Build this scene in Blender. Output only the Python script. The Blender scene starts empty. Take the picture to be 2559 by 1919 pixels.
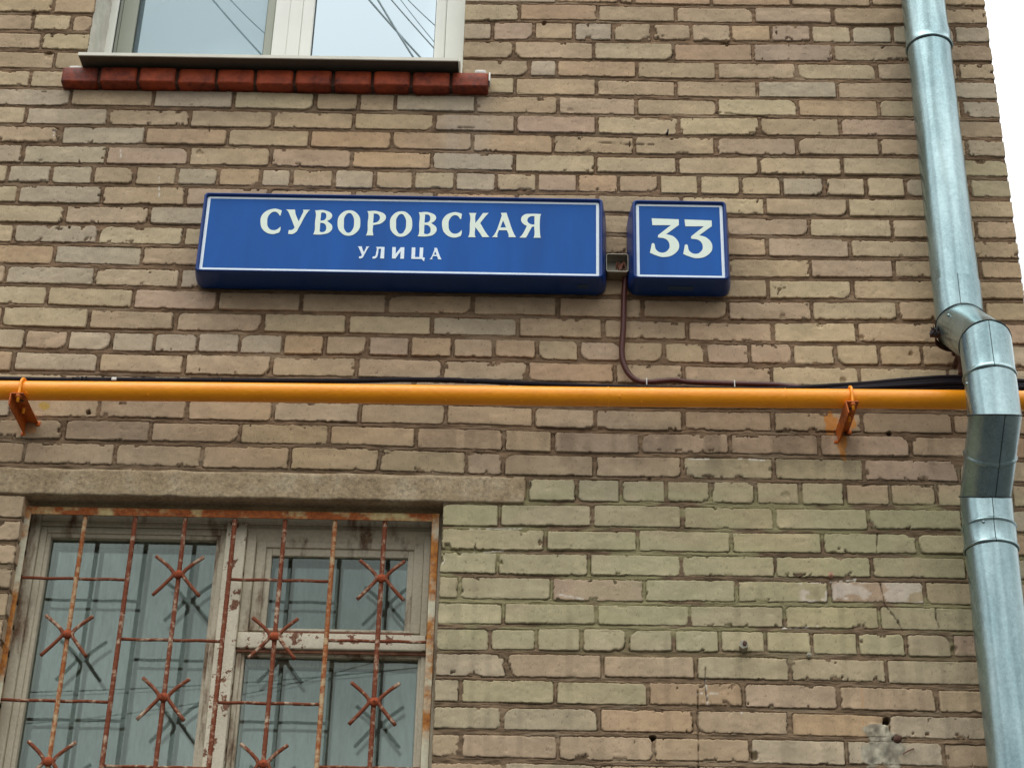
import bpy, bmesh, math, random
import numpy as np
from mathutils import Vector, Matrix

scene = bpy.context.scene
R = math.radians

# ---------------------------------------------------------------- camera
# wall plane is y = 0, the street is towards -y, z = 0 is a header course
cam_d = bpy.data.cameras.new("camera")
cam = bpy.data.objects.new("camera", cam_d)
scene.collection.objects.link(cam)
scene.camera = cam
cam_d.sensor_width = 36.0
cam_d.sensor_fit = 'HORIZONTAL'
cam_d.lens = 64.35
cam_d.clip_start = 0.05
cam_d.clip_end = 3000
cam.matrix_world = Matrix(((0.99975654, -0.01760978, 0.01329490, -0.7047),
                           (0.00304222, -0.48677145, -0.87352407, -4.7662),
                           (0.02185414, 0.87335185, -0.48659937, -2.7755),
                           (0, 0, 0, 1)))
GROUND = -4.37

# ---------------------------------------------------------------- sky and sun (bright overcast)
SUN_EL, SUN_AZ = R(66), R(205)
CLOUD = 14.5
world = bpy.data.worlds.new("World")
scene.world = world
world.use_nodes = True
nt = world.node_tree
nt.nodes.clear()
wo = nt.nodes.new("ShaderNodeOutputWorld")
bg = nt.nodes.new("ShaderNodeBackground")
sky = nt.nodes.new("ShaderNodeTexSky")
sky.sky_type = 'NISHITA'
sky.sun_disc = False
sky.sun_elevation = SUN_EL
sky.sun_rotation = SUN_AZ
sky.air_density = 1.0
sky.dust_density = 3.0
sky.ozone_density = 1.0
hs = nt.nodes.new("ShaderNodeHueSaturation")
hs.inputs['Saturation'].default_value = 0.35
nt.links.new(sky.outputs[0], hs.inputs['Color'])
# cloud layer over the clear sky: brightest overhead, a third of that at the horizon
tcw = nt.nodes.new("ShaderNodeTexCoord")
sxw = nt.nodes.new("ShaderNodeSeparateXYZ")
nt.links.new(tcw.outputs['Generated'], sxw.inputs[0])
grw = nt.nodes.new("ShaderNodeMath"); grw.operation = 'MULTIPLY_ADD'; grw.use_clamp = False
nt.links.new(sxw.outputs['Z'], grw.inputs[0])
grw.inputs[1].default_value = CLOUD * .92; grw.inputs[2].default_value = CLOUD * .10
mxw = nt.nodes.new("ShaderNodeMath"); mxw.operation = 'MAXIMUM'
nt.links.new(grw.outputs[0], mxw.inputs[0]); mxw.inputs[1].default_value = CLOUD * .08
clw = nt.nodes.new("ShaderNodeMix"); clw.data_type = 'RGBA'; clw.blend_type = 'MULTIPLY'
clw.inputs[0].default_value = 1.0
clw.inputs[6].default_value = (1.0, 1.0, .99, 1)
cnw = nt.nodes.new("ShaderNodeTexNoise")
cnw.inputs['Scale'].default_value = 3.2; cnw.inputs['Detail'].default_value = 3
nt.links.new(tcw.outputs['Generated'], cnw.inputs['Vector'])
crw = nt.nodes.new("ShaderNodeMapRange")
crw.inputs[1].default_value = .36; crw.inputs[2].default_value = .64; crw.inputs[3].default_value = .5; crw.inputs[4].default_value = 1.5
nt.links.new(cnw.outputs['Fac'], crw.inputs[0])
cmw = nt.nodes.new("ShaderNodeMath"); cmw.operation = 'MULTIPLY'
nt.links.new(mxw.outputs[0], cmw.inputs[0]); nt.links.new(crw.outputs[0], cmw.inputs[1])
nt.links.new(cmw.outputs[0], clw.inputs[7])
mix = nt.nodes.new("ShaderNodeMix"); mix.data_type = 'RGBA'
mix.inputs[0].default_value = .82
nt.links.new(hs.outputs[0], mix.inputs[6]); nt.links.new(clw.outputs[2], mix.inputs[7])
nt.links.new(mix.outputs[2], bg.inputs['Color'])
bg.inputs['Strength'].default_value = 0.15
nt.links.new(bg.outputs[0], wo.inputs['Surface'])

sun_d = bpy.data.lights.new("sun", 'SUN')
sun_d.energy = 0.5
sun_d.angle = R(40)
sun_d.color = (1.0, 0.97, 0.92)
sun = bpy.data.objects.new("sun", sun_d)
scene.collection.objects.link(sun)
sdir = Vector((math.sin(SUN_AZ) * math.cos(SUN_EL), math.cos(SUN_AZ) * math.cos(SUN_EL), math.sin(SUN_EL)))
sun.rotation_euler = sdir.to_track_quat('Z', 'Y').to_euler()

vs = scene.view_settings
scene.display_settings.display_device = 'sRGB'
vs.view_transform = 'Standard'
vs.look = 'None'
vs.exposure = 0.42
vs.gamma = 1.0
scene.cycles.use_denoising = True
scene.cycles.max_bounces = 10
scene.cycles.transparent_max_bounces = 16

# ---------------------------------------------------------------- helpers
C = scene.collection


def lin(r, g, b):
    def f(c):
        c /= 255.0
        return c / 12.92 if c <= 0.04045 else ((c + 0.055) / 1.055) ** 2.4
    return (f(r), f(g), f(b))


def rgba(c):
    return (c[0], c[1], c[2], 1.0)


def tag(o, label=None, cat=None, group=None, kind=None):
    if label: o['label'] = label
    if cat: o['category'] = cat
    if group: o['group'] = group
    if kind: o['kind'] = kind
    return o


def empty(name, loc, label, cat, group=None):
    o = bpy.data.objects.new(name, None)
    o.empty_display_size = 0.1
    C.objects.link(o)
    o.location = loc
    return tag(o, label, cat, group)


def link_mesh(name, me, mat, parent=None):
    """one mesh object; coordinates are world coordinates, moved into the parent's frame"""
    if not isinstance(mat, (list, tuple)):
        mat = [mat]
    for m in mat:
        me.materials.append(m)
    o = bpy.data.objects.new(name, me)
    C.objects.link(o)
    if parent is not None:
        o.parent = parent
        p, q = parent, Vector((0, 0, 0))
        while p is not None:
            q += p.location
            p = p.parent
        me.transform(Matrix.Translation(-q))
    return o


class MB:
    def __init__(self):
        self.v, self.f, self.m, self.s = [], [], [], []

    def add(self, vs_, fs, mi=0, smooth=False):
        b = len(self.v)
        self.v += [tuple(p) for p in vs_]
        for q in fs:
            self.f.append([b + i for i in q])
            self.m.append(mi)
            self.s.append(smooth)

    def box(self, x0, x1, y0, y1, z0, z1, mi=0):
        v = [(x, y, z) for z in (z0, z1) for y in (y0, y1) for x in (x0, x1)]
        self.add(v, [(0, 2, 3, 1), (4, 5, 7, 6), (0, 1, 5, 4), (2, 6, 7, 3), (0, 4, 6, 2), (1, 3, 7, 5)], mi)

    def bbox(self, x0, x1, y0, y1, z0, z1, b=0.003, mi=0, seg=2):
        """box with rounded edges"""
        bm = bmesh.new()
        bmesh.ops.create_cube(bm, size=1)
        for v in bm.verts:
            v.co = Vector((x0 + (v.co.x + .5) * (x1 - x0), y0 + (v.co.y + .5) * (y1 - y0), z0 + (v.co.z + .5) * (z1 - z0)))
        bmesh.ops.bevel(bm, geom=bm.edges[:], offset=b, segments=seg, affect='EDGES', profile=.6)
        bm.verts.ensure_lookup_table()
        self.add([v.co[:] for v in bm.verts], [[v.index for v in f.verts] for f in bm.faces], mi, True)
        bm.free()

    def tube(self, pts, r, n=12, mi=0, cap=True, rf=None):
        """round bar along a polyline; r a number or a list; rf(i, angle) an extra radius"""
        P = [Vector(p) for p in pts]
        rs = r if isinstance(r, (list, tuple)) else [r] * len(P)
        base = len(self.v)
        up = None
        for i, p in enumerate(P):
            t = (P[min(i + 1, len(P) - 1)] - P[max(i - 1, 0)]).normalized()
            if up is None:
                up = t.orthogonal().normalized()
            else:
                up = (up - t * up.dot(t)).normalized()
            w = t.cross(up)
            for j in range(n):
                a = 2 * math.pi * j / n
                rr = rs[i] + (rf(i, a) if rf else 0)
                self.v.append(tuple(p + (up * math.cos(a) + w * math.sin(a)) * rr))
        for i in range(len(P) - 1):
            for j in range(n):
                a, b = base + i * n + j, base + i * n + (j + 1) % n
                self.f.append([a, b, b + n, a + n]); self.m.append(mi); self.s.append(True)
        if cap:
            self.f.append([base + j for j in range(n)][::-1]); self.m.append(mi); self.s.append(False)
            e = base + (len(P) - 1) * n
            self.f.append([e + j for j in range(n)]); self.m.append(mi); self.s.append(False)

    def rings(self, rings, mi=0, closed=True, smooth=True, cap0=False, cap1=False):
        n = len(rings[0])
        b = len(self.v)
        for r in rings:
            self.v += [tuple(p) for p in r]
        for i in range(len(rings) - 1):
            for j in range(n if closed else n - 1):
                a, c = b + i * n + j, b + i * n + (j + 1) % n
                self.f.append([a, c, c + n, a + n]); self.m.append(mi); self.s.append(smooth)
        if cap0:
            self.f.append([b + j for j in range(n)][::-1]); self.m.append(mi); self.s.append(False)
        if cap1:
            e = b + (len(rings) - 1) * n
            self.f.append([e + j for j in range(n)]); self.m.append(mi); self.s.append(False)

    def build(self, name, mat, parent=None):
        me = bpy.data.meshes.new(name)
        me.from_pydata(self.v, [], self.f)
        me.polygons.foreach_set('material_index', self.m)
        me.polygons.foreach_set('use_smooth', self.s)
        bm = bmesh.new(); bm.from_mesh(me)
        bmesh.ops.recalc_face_normals(bm, faces=bm.faces)
        bm.to_mesh(me); bm.free()
        me.update()
        return link_mesh(name, me, mat, parent)


def smooth_path(pts, n=8):
    """Catmull-Rom through the points"""
    P = [Vector(p) for p in pts]
    P = [P[0] * 2 - P[1]] + P + [P[-1] * 2 - P[-2]]
    out = []
    for i in range(1, len(P) - 2):
        for k in range(n):
            t = k / n
            out.append(.5 * ((2 * P[i]) + (-P[i - 1] + P[i + 1]) * t + (2 * P[i - 1] - 5 * P[i] + 4 * P[i + 1] - P[i + 2]) * t * t
                             + (-P[i - 1] + 3 * P[i] - 3 * P[i + 1] + P[i + 2]) * t ** 3))
    out.append(P[-2])
    return out


# ---------------------------------------------------------------- value noise (numpy)
def vnoise(x, y, seed=0):
    xi = np.floor(x).astype(np.int64); yi = np.floor(y).astype(np.int64)
    fx = x - xi; fy = y - yi
    fx = fx * fx * (3 - 2 * fx); fy = fy * fy * (3 - 2 * fy)

    def h(a, b):
        n = (a * 374761393 + b * 668265263 + seed * 1442695041) & 0xffffffff
        n = ((n ^ (n >> 13)) * 1274126177) & 0xffffffff
        n = n ^ (n >> 16)
        return (n & 0xffff) / 65535.0
    return (h(xi, yi) * (1 - fx) + h(xi + 1, yi) * fx) * (1 - fy) + (h(xi, yi + 1) * (1 - fx) + h(xi + 1, yi + 1) * fx) * fy


def fbm(x, y, seed=0, o=3):
    s = np.zeros(np.broadcast(x, y).shape); a = .5; t = 0
    for i in range(o):
        s += a * vnoise(x * 2 ** i + 17.3 * i, y * 2 ** i + 9.1 * i, seed + i)
        t += a; a *= .5
    return s / t


def sstep(a, b, x):
    t = np.clip((x - a) / (b - a), 0, 1)
    return t * t * (3 - 2 * t)


# ---------------------------------------------------------------- materials
def new_mat(name):
    m = bpy.data.materials.new(name)
    m.use_nodes = True
    return m, m.node_tree, m.node_tree.nodes['Principled BSDF']


def N(nt_, kind, **kw):
    n = nt_.nodes.new(kind)
    for k, v in kw.items():
        if k.startswith('i_'):
            n.inputs[k[2:].replace('_', ' ')].default_value = v
        else:
            setattr(n, k, v)
    return n


def noise_node(nt_, scale, detail=4, rough=.55, stretch=None):
    tc = N(nt_, 'ShaderNodeTexCoord')
    n = N(nt_, 'ShaderNodeTexNoise')
    n.inputs['Scale'].default_value = scale
    n.inputs['Detail'].default_value = detail
    n.inputs['Roughness'].default_value = rough
    if stretch:
        mp = N(nt_, 'ShaderNodeMapping')
        mp.inputs['Scale'].default_value = stretch
        nt_.links.new(tc.outputs['Object'], mp.inputs[0])
        nt_.links.new(mp.outputs[0], n.inputs['Vector'])
    else:
        nt_.links.new(tc.outputs['Object'], n.inputs['Vector'])
    return n


def ramp(nt_, src, stops):
    r = N(nt_, 'ShaderNodeValToRGB')
    e = r.color_ramp.elements
    while len(e) < len(stops):
        e.new(.5)
    for i, (p, c) in enumerate(stops):
        e[i].position = p
        e[i].color = rgba(c) if len(c) == 3 else c
    nt_.links.new(src, r.inputs[0])
    return r


def bump(nt_, bs_, src, dist, strength=1.0):
    b = N(nt_, 'ShaderNodeBump')
    b.inputs['Distance'].default_value = dist
    b.inputs['Strength'].default_value = strength
    nt_.links.new(src, b.inputs['Height'])
    nt_.links.new(b.outputs[0], bs_.inputs['Normal'])
    return b


def mixc(nt_, fac, a, b, mode='MIX'):
    m = N(nt_, 'ShaderNodeMix', data_type='RGBA', blend_type=mode)
    for s, v in ((0, fac), (6, a), (7, b)):
        if isinstance(v, (int, float)):
            m.inputs[s].default_value = v
        elif isinstance(v, tuple):
            m.inputs[s].default_value = rgba(v)
        else:
            nt_.links.new(v, m.inputs[s])
    return m.outputs[2]


def simple(name, col, rough=.5, metal=0., var=.12, scale=30, bumpd=0, bscale=200, spec=.5, coat=0, stretch=None):
    m, t, b = new_mat(name)
    n = noise_node(t, scale, 5, .6, stretch)
    lo = tuple(c * (1 - var) for c in col); hi = tuple(min(1, c * (1 + var)) for c in col)
    r = ramp(t, n.outputs['Fac'], [(.3, lo), (.7, hi)])
    t.links.new(r.outputs[0], b.inputs['Base Color'])
    b.inputs['Roughness'].default_value = rough
    b.inputs['Metallic'].default_value = metal
    b.inputs['Specular IOR Level'].default_value = spec
    b.inputs['Coat Weight'].default_value = coat
    b.inputs['Coat Roughness'].default_value = .12
    if bumpd:
        n2 = noise_node(t, bscale, 3)
        bump(t, b, n2.outputs['Fac'], bumpd)
    return m


def patchy(name, paint, rust, dark, thr=.5, soft=.05, scale=14, rough=.7, stretch=None, spec=.3, bumpd=.0006):
    """worn paint over rust or wood: two colours parted by a ragged noise edge"""
    m, t, b = new_mat(name)
    n = noise_node(t, scale, 7, .65, stretch)
    n2 = noise_node(t, scale * 6, 4, .6)
    n3 = noise_node(t, scale * .3, 2, .5)
    base = ramp(t, n2.outputs['Fac'], [(.32, dark), (.6, rust)])
    pt = ramp(t, n2.outputs['Fac'], [(.25, tuple(c * .78 for c in paint)), (.7, paint)])
    ad = N(t, 'ShaderNodeMath', operation='ADD'); t.links.new(n.outputs['Fac'], ad.inputs[0])
    ms = N(t, 'ShaderNodeMath', operation='MULTIPLY_ADD'); t.links.new(n3.outputs['Fac'], ms.inputs[0])
    ms.inputs[1].default_value = .5; ms.inputs[2].default_value = -.25
    t.links.new(ms.outputs[0], ad.inputs[1])
    f = ramp(t, ad.outputs[0], [(thr - soft, (0, 0, 0)), (thr + soft, (1, 1, 1))])
    c = mixc(t, f.outputs[0], base.outputs[0], pt.outputs[0])
    t.links.new(c, b.inputs['Base Color'])
    b.inputs['Roughness'].default_value = rough
    b.inputs['Specular IOR Level'].default_value = spec
    if bumpd:
        bump(t, b, ad.outputs[0], bumpd)
    return m


def mat_wall():
    m, t, b = new_mat('brick_and_mortar')
    a = N(t, 'ShaderNodeAttribute', attribute_name='Col')
    n = noise_node(t, 420, 4, .65)
    n2 = noise_node(t, 1500, 2, .6)
    r = ramp(t, n.outputs['Fac'], [(.30, (.82, .81, .79)), (.5, (1, 1, 1)), (.70, (1.14, 1.14, 1.15))])
    c = mixc(t, 1.0, a.outputs['Color'], r.outputs[0], 'MULTIPLY')
    t.links.new(c, b.inputs['Base Color'])
    b.inputs['Roughness'].default_value = .92
    b.inputs['Specular IOR Level'].default_value = .18
    ad = N(t, 'ShaderNodeMath', operation='ADD')
    t.links.new(n.outputs['Fac'], ad.inputs[0]); t.links.new(n2.outputs['Fac'], ad.inputs[1])
    bump(t, b, ad.outputs[0], .0007)
    return m


def mat_far_brick():
    m, t, b = new_mat('far_brick')
    tc = N(t, 'ShaderNodeTexCoord')
    br = N(t, 'ShaderNodeTexBrick')
    br.inputs['Color1'].default_value = rgba(lin(172, 152, 116)); br.inputs['Color2'].default_value = rgba(lin(150, 130, 100))
    br.inputs['Mortar'].default_value = rgba(lin(104, 84, 62))
    br.inputs['Scale'].default_value = 1
    br.inputs['Brick Width'].default_value = .262; br.inputs['Row Height'].default_value = .077
    br.inputs['Mortar Size'].default_value = .0075
    sx = N(t, 'ShaderNodeSeparateXYZ'); cx = N(t, 'ShaderNodeCombineXYZ')
    t.links.new(tc.outputs['Object'], sx.inputs[0])
    ad = N(t, 'ShaderNodeMath', operation='ADD')
    t.links.new(sx.outputs[0], ad.inputs[0]); t.links.new(sx.outputs[1], ad.inputs[1])
    t.links.new(ad.outputs[0], cx.inputs[0]); t.links.new(sx.outputs[2], cx.inputs[1])
    t.links.new(cx.outputs[0], br.inputs['Vector'])
    n = noise_node(t, 9, 6)
    r = ramp(t, n.outputs['Fac'], [(.3, (.8, .8, .8)), (.7, (1.1, 1.1, 1.1))])
    t.links.new(mixc(t, 1.0, br.outputs['Color'], r.outputs[0], 'MULTIPLY'), b.inputs['Base Color'])
    b.inputs['Roughness'].default_value = .95
    inv = N(t, 'ShaderNodeMath', operation='SUBTRACT'); inv.inputs[0].default_value = 1
    t.links.new(br.outputs['Fac'], inv.inputs[1])
    bump(t, b, inv.outputs[0], .006)
    return m


def mat_glass(name, refl, tint=(1, 1, 1), dirt=0.0, rough=0.0):
    """thin pane: mirror reflection that grows at grazing angles, clear otherwise, a film of dust"""
    m = bpy.data.materials.new(name)
    m.use_nodes = True
    t = m.node_tree
    t.nodes.clear()
    o = N(t, 'ShaderNodeOutputMaterial')
    g = N(t, 'ShaderNodeBsdfGlossy'); g.inputs['Roughness'].default_value = rough
    g.inputs['Color'].default_value = rgba(tint)
    tr = N(t, 'ShaderNodeBsdfTransparent'); tr.inputs['Color'].default_value = (.86, .90, .89, 1)
    fr = N(t, 'ShaderNodeFresnel'); fr.inputs['IOR'].default_value = 1.5
    ma = N(t, 'ShaderNodeMath', operation='MULTIPLY_ADD')
    ma.inputs[1].default_value = 1.9; ma.inputs[2].default_value = refl
    t.links.new(fr.outputs[0], ma.inputs[0])
    mx = N(t, 'ShaderNodeMixShader')
    t.links.new(ma.outputs[0], mx.inputs[0]); t.links.new(tr.outputs[0], mx.inputs[1]); t.links.new(g.outputs[0], mx.inputs[2])
    last = mx
    if dirt:
        d = N(t, 'ShaderNodeBsdfDiffuse'); d.inputs['Color'].default_value = rgba(lin(120, 128, 118))
        n = noise_node(t, 9, 6, .65, (6, 1, 1.3))
        sx = N(t, 'ShaderNodeSeparateXYZ'); tc = N(t, 'ShaderNodeTexCoord')
        t.links.new(tc.outputs['Object'], sx.inputs[0])
        r = ramp(t, n.outputs['Fac'], [(.40, (dirt * .12, dirt * .12, dirt * .12)), (.78, (dirt, dirt, dirt))])
        m2 = N(t, 'ShaderNodeMixShader')
        t.links.new(r.outputs[0], m2.inputs[0]); t.links.new(mx.outputs[0], m2.inputs[1]); t.links.new(d.outputs[0], m2.inputs[2])
        last = m2
    t.links.new(last.outputs[0], o.inputs['Surface'])
    return m


M = {}
M['wall'] = mat_wall()
M['far'] = mat_far_brick()
M['concrete'] = None
M['red_brick'] = patchy('red_brick', lin(172, 76, 42), lin(116, 46, 28), lin(62, 30, 22), .50, .14, 12, .6, bumpd=.001)
M['red_mortar'] = simple('dark_mortar', lin(78, 52, 40), .95)
M['plaster'] = simple('reveal_plaster', lin(206, 202, 190), .95, var=.14, scale=18, bumpd=.004, bscale=45)
M['pvc'] = simple('white_pvc', lin(236, 238, 230), .35, var=.03, scale=8)
M['pvc_in'] = simple('grey_frame', lin(160, 166, 152), .5, var=.04, scale=8)
M['gasket'] = simple('rubber_gasket', lin(52, 54, 50), .7)
M['sill_under_shade'] = simple('sheet_underside_shade', lin(88, 82, 66), .7)  # darker copy of the sheet: shade under the sill put into the colour
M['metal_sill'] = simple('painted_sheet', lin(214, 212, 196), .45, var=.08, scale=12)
M['net'] = None
M['blue'] = simple('blue_plastic', lin(2, 52, 120), .34, var=.05, scale=6, spec=.35)
M['blue_face'] = simple('blue_sign_face', lin(0, 82, 160), .45, var=.13, scale=4, spec=.2, stretch=(3, 1, .6))
M['letter'] = simple('letter_film', lin(224, 238, 224), .5, var=.03, scale=20)
M['border'] = simple('border_film', lin(226, 240, 248), .5, var=.06, scale=30)
M['tape'] = simple('dull_sticker', lin(30, 62, 96), .6)
M['gas'] = simple('yellow_paint', lin(252, 156, 16), .34, var=.08, scale=10, bumpd=.0012, bscale=90)
M['bracket'] = patchy('bracket_paint', lin(200, 104, 36), lin(150, 72, 32), lin(96, 44, 24), .42, .1, 30, .5)
M['zinc'] = None
M['zinc_edge'] = simple('zinc_edge', lin(58, 66, 68), .6, .5)
M['zinc_seam'] = simple('lock_seam', lin(74, 84, 84), .6, .6)
M['rust'] = patchy('rusty_steel', lin(190, 168, 142), lin(136, 74, 46), lin(84, 42, 30), .60, .07, 60, .8, bumpd=.0006)
M['rust_light'] = patchy('rusty_steel_light', lin(196, 170, 132), lin(170, 102, 54), lin(118, 62, 36), .54, .08, 45, .8, bumpd=.0006)
M['rust_orange'] = patchy('rusty_weld', lin(166, 82, 48), lin(146, 70, 42), lin(100, 48, 30), .5, .1, 60, .85)
M['frame_paint'] = patchy('rusty_cream_frame', lin(206, 202, 176), lin(178, 118, 50), lin(120, 66, 34), .50, .08, 11, .75)
M['frame_top'] = patchy('rusty_cream_top', lin(206, 190, 136), lin(168, 92, 40), lin(112, 56, 28), .58, .08, 14, .75)
M['wood'] = patchy('weathered_white_wood', lin(200, 191, 168), lin(132, 108, 84), lin(88, 68, 52), .40, .07, 16, .75, (1, 1, .25))
M['wood_peel'] = patchy('peeling_white_wood', lin(220, 212, 188), lin(138, 98, 74), lin(88, 58, 44), .425, .014, 30, .75, bumpd=.002)
M['wood_bare'] = patchy('bare_brown_wood', lin(150, 108, 84), lin(120, 78, 58), lin(84, 52, 40), .5, .1, 40, .85)
M['curtain'] = simple('net_curtain', lin(168, 176, 162), .9, var=.06, scale=10)
M['room'] = simple('room_wall', lin(96, 100, 92), .95)
M['cable_far'] = simple('grey_overhead_cable', lin(186, 194, 196), .6)
M['cable'] = simple('black_cable', lin(30, 26, 32), .75, spec=.2)
M['conduit'] = simple('brown_conduit', lin(84, 42, 36), .3, var=.1, scale=40)
M['tie'] = simple('white_tie', lin(205, 205, 198), .5)
M['steel'] = simple('grey_steel', lin(150, 146, 130), .5, .5, var=.15, scale=60)
M['dark_steel'] = patchy('rusty_dark', lin(96, 72, 60), lin(84, 52, 40), lin(48, 30, 26), .5, .1, 60, .8)
M['pink'] = simple('torn_tape', lin(186, 140, 118), .8, var=.15, scale=90)
M['asphalt'] = simple('asphalt', (.055, .055, .055), .9, var=.25, scale=6, bumpd=.004)
M['grass'] = simple('bare_ground', (.05, .052, .045), .95, var=.4, scale=30)
M['mortar_white'] = simple('white_mortar', lin(214, 212, 204), .9, bumpd=.003, bscale=60)
M['patch'] = patchy('cement_patch', lin(168, 162, 144), lin(112, 98, 78), lin(66, 54, 42), .47, .12, 34, .95, bumpd=.004)
M['wire'] = simple('dark_wire', lin(40, 42, 44), .5, .3)


def zinc():
    m, t, b = new_mat('galvanised_sheet')
    n = noise_node(t, 7, 5, .6, (1, 1, .35))
    n2 = noise_node(t, 120, 3, .6)
    r = ramp(t, n.outputs['Fac'], [(.3, lin(128, 154, 158)), (.7, lin(172, 194, 196))])
    s = ramp(t, n2.outputs['Fac'], [(.3, (.86, .86, .86)), (.7, (1.05, 1.05, 1.05))])
    vo = N(t, 'ShaderNodeTexVoronoi'); vo.inputs['Scale'].default_value = 70
    tcv = N(t, 'ShaderNodeTexCoord'); t.links.new(tcv.outputs['Object'], vo.inputs['Vector'])
    sp = ramp(t, vo.outputs['Color'], [(0, (.93, .93, .93)), (1, (1.04, 1.04, 1.04))])
    n4 = noise_node(t, 30, 6, .7, (1, 1, .25))
    st = ramp(t, n4.outputs['Fac'], [(.60, (1, 1, 1)), (.74, (.76, .78, .76))])
    c = mixc(t, 1.0, r.outputs[0], s.outputs[0], 'MULTIPLY')
    c = mixc(t, 1.0, c, sp.outputs[0], 'MULTIPLY')
    c = mixc(t, 1.0, c, st.outputs[0], 'MULTIPLY')
    t.links.new(c, b.inputs['Base Color'])
    b.inputs['Metallic'].default_value = .88
    rr = ramp(t, n.outputs['Fac'], [(.3, (.20, .20, .20)), (.7, (.34, .34, .34))])
    t.links.new(rr.outputs[0], b.inputs['Roughness'])
    bump(t, b, n.outputs['Fac'], .004, .5)
    return m


M['zinc'] = zinc()


def netmat():
    m = bpy.data.materials.new('mosquito_net')
    m.use_nodes = True
    t = m.node_tree
    b = t.nodes['Principled BSDF']
    b.inputs['Base Color'].default_value = rgba(lin(128, 150, 158)); b.inputs['Roughness'].default_value = .8
    tc = N(t, 'ShaderNodeTexCoord')
    w = N(t, 'ShaderNodeTexWave', wave_type='BANDS', bands_direction='Z'); w.inputs['Scale'].default_value = 75
    w.inputs['Distortion'].default_value = .4
    t.links.new(tc.outputs['Object'], w.inputs['Vector'])
    r = ramp(t, w.outputs['Fac'], [(.2, (.30, .30, .30)), (.8, (.44, .44, .44))])
    t.links.new(r.outputs[0], b.inputs['Alpha'])
    return m


M['net'] = netmat()


def concrete():
    m, t, b = new_mat('lintel_concrete')
    n1 = noise_node(t, 7, 6, .7); n2 = noise_node(t, 90, 5, .7); n3 = noise_node(t, 34, 3, .6)
    c1 = ramp(t, n1.outputs['Fac'], [(.34, lin(142, 126, 100)), (.5, lin(164, 146, 118)), (.66, lin(178, 164, 138))])
    c2 = ramp(t, n2.outputs['Fac'], [(.30, (.62, .60, .58)), (.5, (1, 1, 1)), (.70, (1.30, 1.28, 1.25))])
    c3 = ramp(t, n3.outputs['Fac'], [(.24, (.35, .3, .27)), (.31, (1, 1, 1))])
    c = mixc(t, 1.0, c1.outputs[0], c2.outputs[0], 'MULTIPLY')
    c = mixc(t, 1.0, c, c3.outputs[0], 'MULTIPLY')
    t.links.new(c, b.inputs['Base Color'])
    b.inputs['Roughness'].default_value = .95
    b.inputs['Specular IOR Level'].default_value = .15
    ad = N(t, 'ShaderNodeMath', operation='ADD')
    t.links.new(n2.outputs['Fac'], ad.inputs[0]); t.links.new(n3.outputs['Fac'], ad.inputs[1])
    bump(t, b, ad.outputs[0], .003)
    return m


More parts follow.
